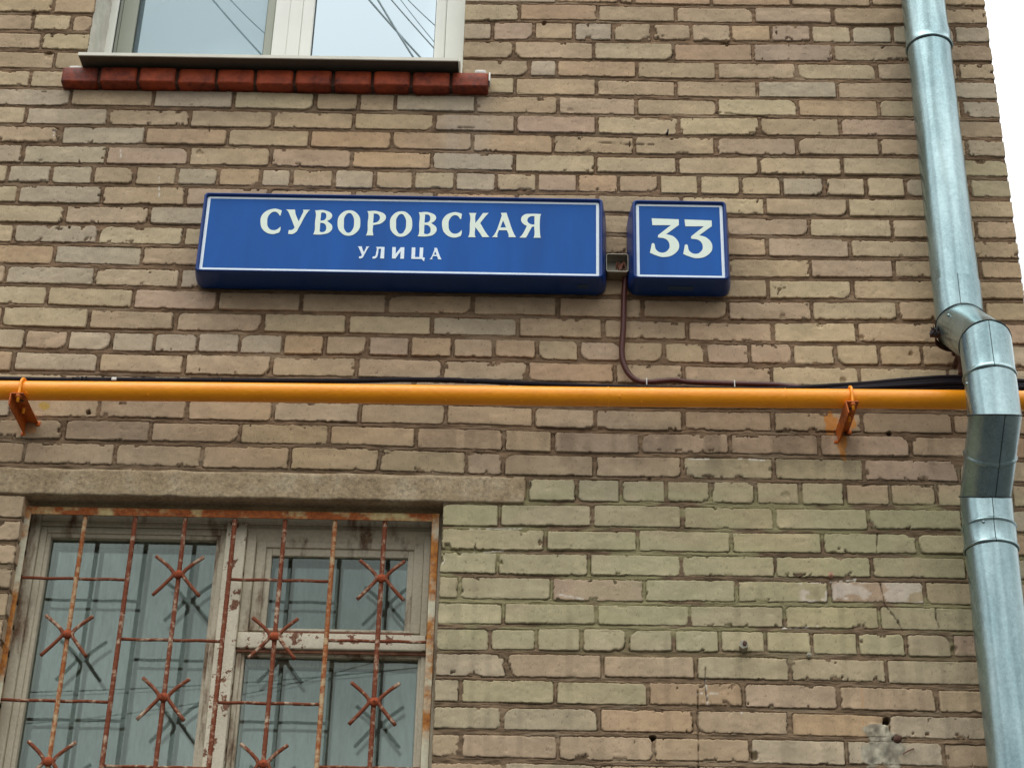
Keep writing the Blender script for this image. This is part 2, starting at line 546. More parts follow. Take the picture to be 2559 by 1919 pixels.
M['concrete'] = concrete()
M['clear'] = bpy.data.materials.new('clear_glass_edge')
M['clear'].use_nodes = True
_t = M['clear'].node_tree; _t.nodes.clear()
_o = N(_t, 'ShaderNodeOutputMaterial'); _c = N(_t, 'ShaderNodeBsdfTransparent')
_t.links.new(_c.outputs[0], _o.inputs['Surface'])
ROWS = {
 18: ("-926 -660 -400 -135 132 400",
  "",
  "-19o 0o 28t"),
 17: ("-2356 -784 -520 -259 4 268",
  "-88:0 -65:3 -39:2 -12:1 14:6 38:6 72:12",
  "-246t -230t -88y -65o -39t -12t 14p 38t 72t"),
 16: ("-2413 -872 -733 -600 -469 -339 -208 -76 58 190 326 461 668",
  "-247:4 -93:-8 -80:0 -66:1 -40:4 -14:1 -1:5 13:6 26:3 40:5 73:11",
  "-248t -232y -93e -80p -66t -53e -40t -29t -23t -14t -1o 12p 26y 40e 73e"),
 15: ("-2374 -799 -534 -269 -6 260",
  "-245:2 -88:-11 -66:-8 -40:-8 -15:-7 13:-1 37:0 72:10",
  "-245t -229y -88d -66t -40y -15o 13p 37t 72d"),
 14: ("-747 -654 -392 -129 135 398 666",
  "-240:-3 -83:-8 -52:-6 -29:-8 1:-6 27:-1 73:11",
  "-240t -83d -70e -52o -32t -20t 1t 27y 47t 73t"),
 13: ("-2387 -791 -525 -264 1 264",
  "-245:-1 -233:-3 -83:0 -66:-1 -40:-2 -13:-7 13:-3 36:0 72:7",
  "-245y -233y -83y -66t -40t -13t 13e 36t 72e"),
 12: ("-2243 -1972 -1710 -1443 -1300 -1180 -919 -651 -394 -133 129 393 663",
  "-237:-3 -158:-1 -135:-4 -106:-5 -78:-6 -52:-5 -30:-5 -1:0 26:2 73:8",
  "-237e -212t -184e -158y -140t -133t -124t -106e -78t -52p -32t -20y -1y 26o 45t 73e"),
 11: ("-2379 -2112 -1843 -1576 -1312 -1050 -787 -524 -258 3 262",
  "-242:-2 -171:-2 -118:-1 -92:-1 -65:-3 -39:-4 -13:-1 13:3 39:3 72:3",
  "-242y -224e -198t -171t -148t -118t -92p -65p -39y -13y 13t 39p 72t"),
 10: ("-2252 -1982 -1715 -1449 -1185 -924 -663 -404 -143 120 384 663",
  "-238:0 -158:1 -128:-1 -105:-1 -79:-5 -53:-5 -31:-8 -1:-1 25:2 44:5 73:3",
  "-238t -212e -185o -158t -139o -128t -105o -79o -53t -32t -21y -1p 25t 44t 73e"),
 9: ("-2365 -2097 -1832 -1569 -1308 -1051 -787 -529 -266 -6 259",
  "-241:0 -144:2 -118:-2 -92:-3 -66:-7 -40:-5 -13:-2 12:0 39:4 71:5",
  "-241e -224e -196p -170t -146p -133p -118o -92e -66y -40y -13y 12y 39y 71g"),
 8: ("-2401 -2263 -2130 -1996 -1861 -1729 -1594 -1495 -1360 -1230 -1105 -975 -844 -713 -586 -456 -327 -199 -67 62 198 329 456 659",
  "-233:-2 -143:0 -129:0 -117:-4 -91:-2 -78:-2 -65:-1 -39:1 -13:-1 0:-2 13:-2 26:0 39:2 72:2",
  "-233e -220e -206t -193t -179e -166o -155e -143t -129e -117t -104y -91e -78t -65p -52o -39t -23y -13y 0y 13e 26y 39y 47e 72g"),
 7: ("-2358 -2090 -1826 -1295 -1035 -777 -522 6 267",
  "-222:-2 -195:-1 -5:-6 13:-6 38:-4 72:0",
  "-239y -222e -195t -180p -5y 13t 38y 72t"),
 6: ("-2198 -1933 140 400 661",
  "-230:1 -206:1 1:-2 27:-1 73:-1",
  "-230y -206t -184e 1p 27y 44y 73t"),
 5: ("-2346 -2083 -1815 5 263",
  "-238:2 -222:2 -195:4 -6:-4 13:-1 39:-1",
  "-238y -222e -195y -179y -6t 13p 39y 70t"),
 4: ("-2208 -1937 135 392 658",
  "-228:4 1:-2 26:-1 73:7",
  "-231o -208e -184t 1t 26p 43t 73t"),
 3: ("-2349 -2072 -1809 0 260",
  "-221:3 -194:1 -6:-4 13:1 38:2 71:7",
  "-221e -194y -178e -6t 13y 38t 71t"),
 2: ("-2211 -1943 -1685 -1428 -1166 -904 -643 -384 -125 130 394 657",
  "-229:9 -208:5 -181:0 -156:-3 -104:-1 -77:1 -51:-2 0:-3 26:0 72:10",
  "-229y -208y -181p -156t -136t -104t -77t -51t -20t 0p 26y 44t 72t"),
 1: ("-2336 -2072 -1804 -1540 -1282 -1024 -765 -505 -250 8 264",
  "-220:7 -194:2 -167:2 -142:0 -115:1 -90:0 -64:1 -36:-1 -12:-3 13:1 37:5",
  "-220g -194t -167t -142y -115y -90e -64t -36t -12t 13y 37t"),
 0: ("-2255 -2124 -1991 -1861 -1730 -1603 -1473 -1346 -1216 -1087 -960 -834 -706 -577 -449 -323 -197 -66 64 193 325 454",
  "-230:6 -219:3 -206:2 -193:0 -180:2 -154:4 -141:1 -126:5 -115:2 -102:2 -89:3 -77:4 -64:0 -52:-3 -38:-3 -24:-1 -13:-4 0:-1 13:-1 26:1 39:6",
  "-230e -219p -206e -193e -180e -167e -154e -141o -126t -115p -102o -89t -77o -64t -52p -38t -24y -13p 0p 13y 26y 39t 50t"),
 -1: ("-2278 -2021 -1762 -1502 -1244 -986 -730 -471 -265 -2 259",
  "-215:7 -190:6 -164:4 -138:3 -112:4 -86:3 -60:-1",
  "-215e -190t -164t -138t -112t -86t -60o -36t -13t 13y 37y"),
 -2: ("-2119 -1853 -1602",
  "",
  ""),
 -3: ("-2260 -1999 -1738 -1482 -1226 -970 -711 -529 -270 -6 256 523",
  "-188:2 -161:5 -135:3 -110:5 -84:4 -62:-4 -40:-7 -14:-2 10:2 39:4",
  "-228e -213t -188t -161t -137e -110t -84t -62t -40d -14d 10d 39d 54t"),
 -4: ("-2094 -1836 -1574 -1311 -1054 -798 -652 -397 -136 126 393",
  "-218:8 -196:10 -171:7 -145:7 -117:4 -93:3 -73:0 -52:-2 -21:-2 0:-1 25:2 49:7",
  "-219d -196d -171t -145t -117t -93t -73t -52p -21p 0p 25p 49t"),
 -5: ("-2198 -1933 -1677 -1419 -1159 -904 -798 -531 -276 -10 251 524",
  "-224:9 -207:9 -180:6 -155:6 -123:7 -103:2 -85:-2 -66:-3 -41:-2 -14:0 12:0 38:3",
  "-224t -207t -180t -155t -133t -123t -103t -85p -66t -41t -14g 12g 38p"),
 -6: ("-725 -583 -455 -325 -197 -67 62 191 322 454 671",
  "-65:-5 -52:-4 -39:-5 -24:-2 -13:-2 -1:-2 13:-2 26:0 39:1",
  "-65n -52n -39n -30n -24g -13g -1g 13g 26t 39t 50t"),
 -7: ("-803 -539 -280 -15 252",
  "-89:-14 -67:-11 -41:-7 -14:-11 12:-8 38:-3",
  "-89n -67n -41n -14n 12n 38n"),
 -8: ("-928 -671 -408 -143 117 387",
  "-80:-12 -54:-9 -34:-7 -1:-4 25:-2 45:2",
  "-95n -80n -54n -34n -24n -1n 25n 45n"),
 -9: ("-806 -547 -285 -21 250",
  "-89:-7 -68:-7 -42:-5 -15:-3 11:-1 38:4",
  "-89n -68n -42n -15n 11n 38n"),
 -10: ("-911 -651 -392 -133 128 395",
  "-78:-7 -52:-6 -33:-4 0:1 26:5 45:4",
  "-94n -78n -52p -33n -20n 0n 26p 45t"),
 -11: ("-786 -526 -266 -2 261",
  "-88:-6 -66:-4 -40:-3 -14:1 13:3 38:3",
  "-88n -66n -40n -14n 13n 38n"),
 -12: ("-821 -692 -568 -440 -312 -184 -59 69 196 328 457",
  "-89:-8 -76:-5 -63:-2 -50:-1 -38:-1 -24:2 -12:4 0:3 13:3 26:3 39:3",
  "-89n -76g -63g -50g -38g -24n -12n 1n 13n 26n 39g"),
 -13: ("-772 -510 -253 5 268",
  "-87:-2 -64:1 -40:2 -13:6 13:1 38:1",
  "-87e -64t -40t -13g 13g 38g"),
 -14: ("-898 -637 -385 -126 132 400",
  "-77:-2 -51:-1 -33:0 0:1 26:-1 45:-3",
  "-93g -77n -51n -33o -21o 0p 26t 45t"),
 -15: ("-781 -520 -261 -3 261",
  "-87:-1 -65:0 -40:1 -13:2 12:-1 39:-2",
  "-87g -65g -40o -13t 12o 39e"),
 -16: ("-891 -629 -372 -113 143 405",
  "-76:-2 -50:-2 -33:1 1:0 24:0",
  "-93t -76t -50t -33t -20t 1e 24e 45t"),
 -17: ("-774 -521 -259 -3 257",
  "",
  ""),
}
GLYPHS = {
 'es': ["614,876c 592,684c 561,693c 498,784s 395,828s 249,723s 201,447s 279,207s 411,142s 535,180s 625,283c 628,151s 597,62c 392,0s 133,116s 0,405s 56,755s 354,935s 504,920s"],
 'u': ["0,897c 269,902c 298,755s 416,464c 538,831c 520,900c 731,904c 666,813s 447,262s 363,70s 253,0s 132,3c 140,142c 240,154s 314,236c 108,738s 58,839s"],
 've': ["0,882c 307,888s 534,734s 504,585s 398,499c 570,307s 507,98s 286,6s 2,0c 33,74s 32,449s 27,805s", "196,809c 314,793s 360,684s 321,543s 191,503c", "192,431c 321,398s 391,253s 352,113s 259,83s 194,110c"],
 'o': ["339,939s 589,808s 696,492s 626,162s 362,0s 112,131s 0,440s 68,785s", "339,837s 210,712s 192,469s 232,217s 351,106s 474,234s 504,476s 459,716s"],
 'er': ["0,893c 307,899s 578,721s 479,477s 210,381c 204,198s 237,5c 6,0c 42,94s 37,448s 31,830s", "202,808c 313,797s 400,679s 340,510s 202,457c"],
 'ka': ["0,890c 228,894c 203,827s 206,517c 383,813s 427,898c 603,902c 511,777s 354,525c 583,107s 653,15c 439,11c 394,91s 211,378c 205,87s 229,4c 2,0c 31,84s 40,463s 35,806s"],
 'a': ["251,900c 420,908c 669,134s 734,15c 504,10c 509,68s 449,264c 203,259c 159,99s 168,3c 0,0c 75,110s 280,803c", "323,621c 422,364c 243,361c"],
 'ya': ["649,879c 624,815s 628,101s 650,8c 426,3c 450,84s 440,413c 371,404c 199,4c 0,0c 82,115s 217,431c 84,532s 35,691s 125,844s 331,881s", "443,799c 312,783s 226,654s 306,511s 448,484c"],
 'el': ["91,422c 353,427c 361,11c 245,9c 252,357c 172,356c 165,161s 130,41s 57,0s 0,14c 17,71c 79,90s 110,235s 119,372s"],
 'i': ["0,423c 109,418c 112,176c 260,416c 369,418c 377,7c 265,0c 263,271c 114,4c 10,7c"],
 'tse': ["0,497c 109,499c 115,151c 246,153c 245,497c 350,499c 351,150c 414,132c 393,0c 316,85c 3,86c"],
 'three': ["71,1408c 900,1386c 899,1178c 503,834c 743,738s 892,415s 751,131s 425,0s 176,60s 0,146c 57,469c 99,497s 141,471c 200,244s 380,156s 540,246s 600,447s 500,646s 249,711c 257,792c 657,1166c 89,1155c"],
}

# ---------------------------------------------------------------- brick wall as real relief
CH = 0.077            # course height
CORNER = 0.785
HEADER = (8, 0, -6, -12, -18, 16, 24, 32, -24, -30)
PAL = {'y': lin(190, 172, 132), 't': lin(176, 152, 117), 'o': lin(178, 144, 104), 'p': lin(176, 149, 124), 'g': lin(168, 160, 124),
       'e': lin(176, 164, 138), 'd': lin(150, 130, 102), 'n': lin(172, 168, 124)}
_mean = tuple(sum(PAL[q][i] for q in 'yttp') / 4 for i in range(3))
PAL = {q: tuple(m_ + (c_ - m_) * .52 for c_, m_ in zip(v, _mean)) for q, v in PAL.items()}
PAL = {q: (v[0] * 1.04, v[1] * 1.045, v[2] * 1.07) for q, v in PAL.items()}
PAL = {q: tuple(c_ + ((v[0] * .3 + v[1] * .6 + v[2] * .1) - c_) * .12 for c_ in v) for q, v in PAL.items()}
MORT = lin(122, 100, 78)
OPEN = [(-2.217, -.967, 1.035, 2.45), (-2.176, -.966, -2.02, -.47)]
# traced holes (x, z, radius, depth) and cracks (polyline) of the masonry
HOLES = [(.333, -.264, .008, .04), (-2.027, -.240, .008, .04), (-.375, -1.201, .009, .05), (.258, -1.140, .012, .03), (.281, -1.19, .012, .02),
         (-.103, -1.247, .012, .02), (-1.80, .709, .013, .006), (-2.415, 1.274, .012, .01), (-2.342, 1.10, .016, .008), (.036, .227, .007, .01),
         (.152, .099, .009, .006), (.039, .13, .011, .006), (-.70, 1.265, .012, .012), (-.095, 1.19, .014, .008), (-.372, -.425, .007, .01),
         (.42, .01, .008, .008), (.21, -.09, .012, .008), (.275, .062, .009, .008), (-1.98, .86, .006, .004), (-2.1, .11, .006, .004),
         (.46, -.93, .012, .008), (-.02, -.39, .006, .006), (-2.2, -.03, .02, .002), (-.61, .90, .012, .003), (.02, -.47, .014, .004)]
TICKS = [(-2.053, 0.714, -2.048, 0.685), (-1.917, 0.61, -1.908, 0.536), (-2.278, 0.79, -2.277, 0.762), (0.067, -0.737, 0.08, -0.735), (0.104, -0.742, 0.203, -0.729), (0.202, -0.728, 0.199, -0.737), (-0.228, -1.027, -0.224, -1.104), (-0.252, -1.074, -0.195, -1.075), (-0.636, -0.792, -0.564, -0.805), (-0.256, -0.361, -0.192, -0.357), (-0.111, -0.355, -0.036, -0.359), (-0.161, -1.127, -0.132, -1.126), (-0.893, -0.594, -0.734, -0.589), (-0.96, -0.704, -0.956, -0.69), (-0.909, -0.671, -0.79, -0.66), (-0.019, -0.879, 0.094, -0.872)]
CRACKS = [[(-.227, -1.0), (-.230, -1.05), (-.224, -1.106)], [(-.250, -1.067), (-.251, -1.17), (-.255, -1.30)],
          [(.272, -.741), (.280, -.806), (.311, -.852), (.321, -.88)], [(.42, -.812), (.418, -.84), (.425, -.868)], [(.274, -.587), (.268, -.646)],
          [(.036, .227), (.018, .236)], [(.036, .227), (.054, .236)], [(.036, .227), (.03, .212)], [(-.14, .90), (.03, .885)], [(-.08, .74), (.05, .725)],
          [(-.98, .825), (-.92, .822)], [(-.52, .775), (-.34, .765)], [(-1.78, .82), (-1.775, .79)]]


def sgrid(k):
    e = np.arange(0, .0117, .0013)
    return np.concatenate([-CH / 2 + e, np.linspace(-.0265, .0265, 13), CH / 2 - e[::-1][:-1] - .0]) + k * CH


def row_joints(k, x0, side=False):
    L = .131 if k in HEADER else .262
    js = []
    if not side and k in ROWS and ROWS[k][0]:
        js = sorted(float(v) / 1000 for v in ROWS[k][0].split())
        js = [j for j in js if j < CORNER - .05]
    end = CORNER + .0065
    if not js:
        first = end - (L if (k % 2 or k in HEADER) else L / 2)
        js = [first]
    # right part, gaps and left extension with whole bricks
    full = [js[0]]
    for j in js[1:] + [end]:
        p0 = full[-1]
        g = j - p0
        n = max(1, round(g / L)) if g > 1.3 * L else 1
        full += [p0 + g * q / n for q in range(1, n + 1)]
    while full[0] > x0 - .3:
        full.insert(0, full[0] - L)
    return full


def row_off(k, u):
    if k in ROWS and ROWS[k][1]:
        p = [q.split(':') for q in ROWS[k][1].split()]
        return np.interp(u, [float(a) / 100 for a, _ in p], [float(b) / 1000 for _, b in p])
    if -20 < k < 21:
        lo = max([q for q in ROWS if q < k and ROWS[q][1]], default=None)
        hi = min([q for q in ROWS if q > k and ROWS[q][1]], default=None)
        a = row_off(lo, u) if lo is not None else None
        b = row_off(hi, u) if hi is not None else None
        if a is None: return b
        if b is None: return a
        t = (k - lo) / (hi - lo)
        return a * (1 - t) + b * t
    return np.zeros_like(u)


def wall_patch(u, k0, k1, coarse=False, side=False, seed=0):
    """returns U, Z, H (height towards the viewer), colour and joint mask on a grid, one row of bricks after another"""
    nu = len(u)
    zs, offs = [], []
    ks = range(k0, k1)
    cen = {k: (np.zeros(nu) if side else row_off(k, u)) for k in range(k0 - 1, k1 + 1)}
    for k in cen:
        c = np.concatenate([np.full(40, cen[k][0]), cen[k], np.full(40, cen[k][-1])])
        cen[k] = np.convolve(c, np.ones(41) / 41, 'same')[40:-40]
    allZ, allH, allC, allM = [], [], [], []
    rng0 = random.Random(99 + seed)
    for k in ks:
        zz = (np.array([-.0385, -.034, -.0295, -.024, -.012, 0, .012, .024, .0295, .034]) + k * CH) if coarse else sgrid(k)
        zz = zz[zz < (k + .5) * CH - 1e-5]
        J = np.array(row_joints(k, u[0] if not side else -1, side))
        if side:
            J = CORNER - J[::-1] + .0065
        ph = k * CH
        inside = []
        if not side:
            for (a, b_, c_, d_) in OPEN:
                if c_ - .03 < ph < d_ + .03:
                    J = np.array([j for j in J if not (a - .05 < j < b_ + .05)] + [a + .0065, b_ - .0065])
                    J.sort()
        nb = len(J) - 1
        rs = np.random.RandomState((k + 200) * 7 + seed)
        rnd = rs.rand(nb, 12)
        codes = []
        ann = []
        if not side and k in ROWS and ROWS[k][2]:
            ann = [(float(e[:-1]) / 100, e[-1]) for e in ROWS[k][2].split()]
        for i in range(nb):
            c_ = [e for a, e in ann if J[i] - .004 < a < J[i + 1] + .004]
            codes.append(PAL[c_[0]] if c_ else PAL['ytopettted'[int(rnd[i, 0] * 10)]])
        codes = np.array(codes) * (1 + (rnd[:, 1:2] - .5) * .12) * (1 + (rnd[:, 2:5] - .5) * .035)
        idx = np.clip(np.searchsorted(J, u) - 1, 0, nb - 1)
        cx = (J[idx] + J[idx + 1]) / 2
        hx = (J[idx + 1] - J[idx]) / 2 - .0064 - (rnd[idx, 5] - .5) * .003
        U, Zc = np.meshgrid(u, zz)
        r_ = rnd[idx]
        hz = .0303 + (r_[:, 6] - .5) * .0035
        # smooth course shift
        t = (Zc / CH) - k
        off = cen[k][None, :] * (1 - np.abs(t)) + np.where(t > 0, cen[k + 1][None, :] * t, cen[k - 1][None, :] * -t)
        Z = Zc + off
        lz = Zc - ph - (r_[:, 7] - .5)[None, :] * .0022 + (U - cx) * ((r_[:, 8] - .5) * .012)[None, :]
        lx = U - cx
        dx = hx[None, :] - np.abs(lx)
        dz = hz[None, :] - np.abs(lz)
        cr = rs.rand(nb, 4)
        cr = .002 + .006 * cr + .014 * (cr > .95) + .006 * (cr > .85)
        q = (lx > 0).astype(int) + 2 * (lz > 0).astype(int)
        rad = cr[idx[None, :] * np.ones_like(q), q]
        ex, ez = rad - dx, rad - dz
        sd = np.where((ex > 0) & (ez > 0), rad - np.sqrt(ex * ex + ez * ez), np.minimum(dx, dz))
        rag = (.5 + 1.1 * r_[:, 9] ** 2)[None, :]
        w1 = fbm(U * 85, Z * 110, 3 + seed, 3) - .5
        w2 = vnoise(U * 420, Z * 420, 11 + seed) - .5
        w3 = vnoise(U * 800, Z * 700, 13 + seed) - .5
        sd = sd + w1 * .0044 * rag + w2 * .0016 + w3 * .0008
        # bites out of the arrises
        bite = fbm(U * 38, Z * 46, 41 + seed, 3)
        sd = sd - .0062 * sstep(.67, .75, bite) * rag ** 2
        fine = fbm(U * 60, Z * 60, 21 + seed, 3) - .5
        tt = np.clip(sd / .0022, 0, 1)
        hb = (r_[:, 10] - .5)[None, :] * .0035 - .0010 * (1 - tt) ** 2 + fine * .0015 + lx * ((r_[:, 11] - .5) * .02)[None, :]
        pit = vnoise(U * 210, Z * 210, 5 + seed)
        hb = hb - .0015 * sstep(.88, .95, pit)
        gouge = sstep(.74, .82, fbm(U * 55, Z * 190, 15 + seed, 2))
        hb = hb - .0010 * gouge
        mn = fbm(U * 26, Z * 150, 31 + seed, 3) - .5
        mlow = fbm(U * 3.1, Z * 9, 33 + seed, 2)
        hm = -.0082 + .009 * mlow + mn * .0055 + (vnoise(U * 330, Z * 330, 8) - .5) * .0012
        gate = sstep(.30, .55, fbm(U * 11, Z * 30, 51 + seed, 2)) * .75 + .25
        below = np.where(lz < 0, 1.0, .6)
        gw = .0010 if not coarse else .002
        hm = hm - .0100 * np.exp(-((sd + .0013) / gw) ** 2) * gate * below
        m = sstep(-.0011, .0005, sd)
        H = m * hb + (1 - m) * hm
        # colour: each brick its own, with soft clouds, scratches and weathering inside it
        col = codes[idx][None, :, :] * np.ones(Zc.shape + (1,))
        cl = fbm(U * 9, Z * 22, 61 + seed, 3) - .5
        cl2 = fbm(U * 45, Z * 70, 63 + seed, 3) - .5
        col = col * (1 + cl[..., None] * .34 + cl2[..., None] * .22 + fine[..., None] * .12)
        col = col * (1 + (fbm(U * 2.2, Z * 2.6, 65, 2)[..., None] - .5) * np.array([.14, .08, -.04]))
        sp = sstep(.90, .97, vnoise(U * 260, Z * 260, 67 + seed))
        col = col * (1 - .45 * sp[..., None])
        pale = sstep(.62, .8, fbm(U * 17, Z * 40, 69 + seed, 2))
        col = col * (1 + .10 * pale[..., None])
        mc = np.array(MORT) * (1 + (fbm(U * 30, Z * 60, 71 + seed, 3)[..., None] - .5) * .95)
        pm = sstep(.60, .72, fbm(U * 6, Z * 34, 75 + seed, 3))[..., None]
        mc = mc * (1 - pm * .45) + np.array(lin(150, 132, 108)) * pm * .45
        mc = mc * (1 + (fbm(U * 2, Z * 3, 73, 2)[..., None] - .5) * .35)
        lowm = sstep(.2, -.6, Z)[..., None]
        mc = mc * (1 + lowm * np.array([-.02, .04, .06]))
        if not side:
            # worn greenish paint low on the right: also smeared over the joints
            reg = sstep(-1.0, -.95, U) * sstep(-.43, -.49, Z) * sstep(-1.02, -.86, Z)
            gp = reg * sstep(.42, .55, fbm(U * 7, Z * 30, 81, 3))
            mc = mc * (1 - gp[..., None] * .75) + np.array(lin(150, 146, 108)) * gp[..., None] * .75
            gr = sstep(.45, .62, fbm(U * 5, Z * 9, 83, 3)) * reg
            col = col * (1 - gr[..., None] * .3) + np.array(lin(168, 168, 128)) * gr[..., None] * .3
            # paint gone: pale pinkish patch
            pk = sstep(.0, .02, (U - .035)) * sstep(.40, .38, U) * sstep(-.812, -.80, Z) * sstep(-.73, -.742, Z) * sstep(.40, .46, fbm(U * 22, Z * 45, 85, 3))
            col = col * (1 - pk[..., None] * .8) + np.array(lin(208, 196, 180)) * pk[..., None] * .8
            # lime runs below the right end of the upper sill, rain marks below the gas pipe and the lintel's end
            st = vnoise(U * 55, Z * 3, 87)
            lime = sstep(-1.04, -1.0, U) * sstep(-.84, -.9, U) * sstep(.60, .72, Z) * sstep(.97, .95, Z) * (.35 + .65 * st)
            col = col * (1 - lime[..., None] * .55) + np.array(lin(182, 168, 150)) * lime[..., None] * .55
            mc = mc * (1 - lime[..., None] * .3) + np.array(lin(165, 150, 130)) * lime[..., None] * .3
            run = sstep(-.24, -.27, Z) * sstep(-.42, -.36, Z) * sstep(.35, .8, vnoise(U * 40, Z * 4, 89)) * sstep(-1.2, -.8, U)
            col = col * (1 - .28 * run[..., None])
            run2 = sstep(-.70, -.80, Z) * sstep(.5, .85, vnoise(U * 45, Z * 3, 91)) * .14
            col = col * (1 - run2[..., None])
            # cement daub
            d_ = np.hypot((U - .245) / .062, (Z + 1.215) / .062) + (fbm(U * 25, Z * 25, 93, 3) - .5) * 1.3
            db = sstep(1.0, .8, d_)
            cem = np.array(lin(170, 165, 146)) * (.05 + 1.75 * fbm(U * 48, Z * 26, 95, 3))[..., None]
            col = col * (1 - db[..., None] * .9) + cem * db[..., None] * .9
            mc = mc * (1 - db[..., None] * .9) + cem * db[..., None] * .9
            H = H * (1 - db * .7) + db * (.001 + (fbm(U * 70, Z * 70, 97, 3) - .5) * .008)
            # drips of the pipe's paint round its bracket feet
            for (ax, az, aw, ah, sd_) in ((.165, -.232, .020, .034, 1), (.192, -.298, .014, .052, 2), (.222, -.23, .015, .030, 3), (-2.160, -.222, .014, .016, 4), (-2.19, -.30, .02, .016, 5)):
                dd = np.hypot((U - ax) / aw, (Z - az) / ah) + (fbm(U * 60, Z * 50, 100 + sd_, 2) - .5) * 1.2
                yp = sstep(1.0, .85, dd)[..., None] * (.75 if sd_ < 5 else .4)
                yc = np.array(lin(196, 128, 44)) if sd_ != 4 else np.array(lin(178, 150, 60))
                col = col * (1 - yp) + yc * yp
                mc = mc * (1 - yp * .6) + yc * yp * .6
            dr = sstep(.0022, .0008, np.abs(U - .1955 + (Z + 1.1) * -.03)) * sstep(-1.16, -1.15, Z) * sstep(-1.03, -1.04, Z)
            col = col * (1 - dr[..., None] * .5) + np.array(lin(190, 140, 84)) * dr[..., None] * .5
            for (xa, za, xb, zb) in TICKS:
                if min(za, zb) > ph + .06 or max(za, zb) < ph - .06: continue
                vx, vz = xb - xa, zb - za
                s_ = np.clip(((U - xa) * vx + (Z - za) * vz) / (vx * vx + vz * vz), 0, 1)
                dd = np.hypot(U - xa - s_ * vx, Z - za - s_ * vz)
                g_ = (sstep(.0030, .0012, dd) * sstep(.3, .5, vnoise(U * 150, Z * 150, 119)))[..., None]
                col = col * (1 - g_) + np.array(lin(214, 208, 194)) * g_
                mc = mc * (1 - g_) + np.array(lin(206, 200, 186)) * g_
            for (hx_, hz_, hr, hd) in HOLES:
                if abs(hz_ - ph) > .1: continue
                dd = np.hypot(U - hx_, Z - hz_) + (fbm(U * 130, Z * 130, 111, 2) - .5) * hr * .9
                H = H - hd * sstep(hr, hr * .6, dd)
                if hd >= .03:  # shade inside the deep holes is painted into the colour too
                    col = col * (1 - .7 * sstep(hr * 1.1, hr * .7, dd)[..., None]); mc = mc * (1 - .7 * sstep(hr * 1.1, hr * .7, dd)[..., None])
            for pl in CRACKS:
                for (xa, za), (xb, zb) in zip(pl[:-1], pl[1:]):
                    if min(za, zb) > ph + .06 or max(za, zb) < ph - .06: continue
                    vx, vz = xb - xa, zb - za
                    s_ = np.clip(((U - xa) * vx + (Z - za) * vz) / (vx * vx + vz * vz), 0, 1)
                    dd = np.hypot(U - xa - s_ * vx, Z - za - s_ * vz) + (fbm(U * 90, Z * 90, 113, 2) - .5) * .004
                    g_ = sstep(.0022, .0006, np.abs(dd))
                    H = H - .007 * g_
                    col = col * (1 - .45 * g_[..., None])
        colr = col * m[..., None] + mc * (1 - m[..., None])
        allZ.append(Z); allH.append(H); allC.append(colr); allM.append(m)
    Z = np.concatenate(allZ); H = np.concatenate(allH); Cc = np.concatenate(allC); Mm = np.concatenate(allM)
    U = np.broadcast_to(u, Z.shape)
    return U, Z, H, np.clip(Cc, .01, .95), Mm


def grid_mesh(name, X, Y, Z, col, keep=None, flip=False):
    nr, nc = X.shape
    co = np.stack([X, Y, Z], -1).reshape(-1, 3).astype(np.float32)
    i = np.arange(nr * nc).reshape(nr, nc)
    q = np.stack([i[:-1, :-1], i[:-1, 1:], i[1:, 1:], i[1:, :-1]], -1).reshape(-1, 4)
    if flip: q = q[:, ::-1]
    if keep is not None: q = q[keep.reshape(-1)]
    me = bpy.data.meshes.new(name)
    me.vertices.add(len(co)); me.vertices.foreach_set('co', co.ravel())
    me.loops.add(q.size); me.loops.foreach_set('vertex_index', q.ravel().astype(np.int32))
    me.polygons.add(len(q))
    me.polygons.foreach_set('loop_start', np.arange(0, q.size, 4, dtype=np.int32))
    me.polygons.foreach_set('loop_total', np.full(len(q), 4, dtype=np.int32))
    me.polygons.foreach_set('use_smooth', np.ones(len(q), dtype=bool))
    a = me.color_attributes.new('Col', 'FLOAT_COLOR', 'POINT')
    c4 = np.ones((len(co), 4), np.float32); c4[:, :3] = col.reshape(-1, 3)
    a.data.foreach_set('color', c4.ravel())
    me.update(calc_edges=True)
    me.validate()
    return me


building = empty('brick_building', (0, 0, GROUND), 'pale tan brick apartment building with a concrete lintel and red brick sill', 'building')

XL = -2.80
u = np.arange(XL, CORNER - .0001, .0023)
u = np.append(u, [CORNER])
U, Z, H, Cc, Mm = wall_patch(u, -20, 21)
X = U.copy(); Y = -H
# arris of the building's corner: mortar sits back, bricks end a little unevenly
mj = Mm[:, -5]
X[:, -1] = CORNER - .0075 * (1 - mj) - .0016 * vnoise(Z[:, -1] * 90, Z[:, -1] * 0, 5)
X[:, -2] = np.minimum(X[:, -2], X[:, -1] - .0006); Y[:, -1] += .0015
X = np.hstack([X, X[:, -1:]]); Y = np.hstack([Y, Y[:, -1:] + .03]); Z = np.hstack([Z, Z[:, -1:]]); Cc = np.concatenate([Cc, Cc[:, -1:]], 1)
xc = (X[:-1, :-1] + X[1:, 1:]) / 2; zc = (Z[:-1, :-1] + Z[1:, 1:]) / 2
keep = np.ones(xc.shape, bool)
for (a, b_, c_, d_) in OPEN:
    keep &= ~((xc > a + .001) & (xc < b_ - .001) & (zc > c_) & (zc < d_))
link_mesh('wall', grid_mesh('wall', X, Y, Z, Cc, keep), M['wall'], building)
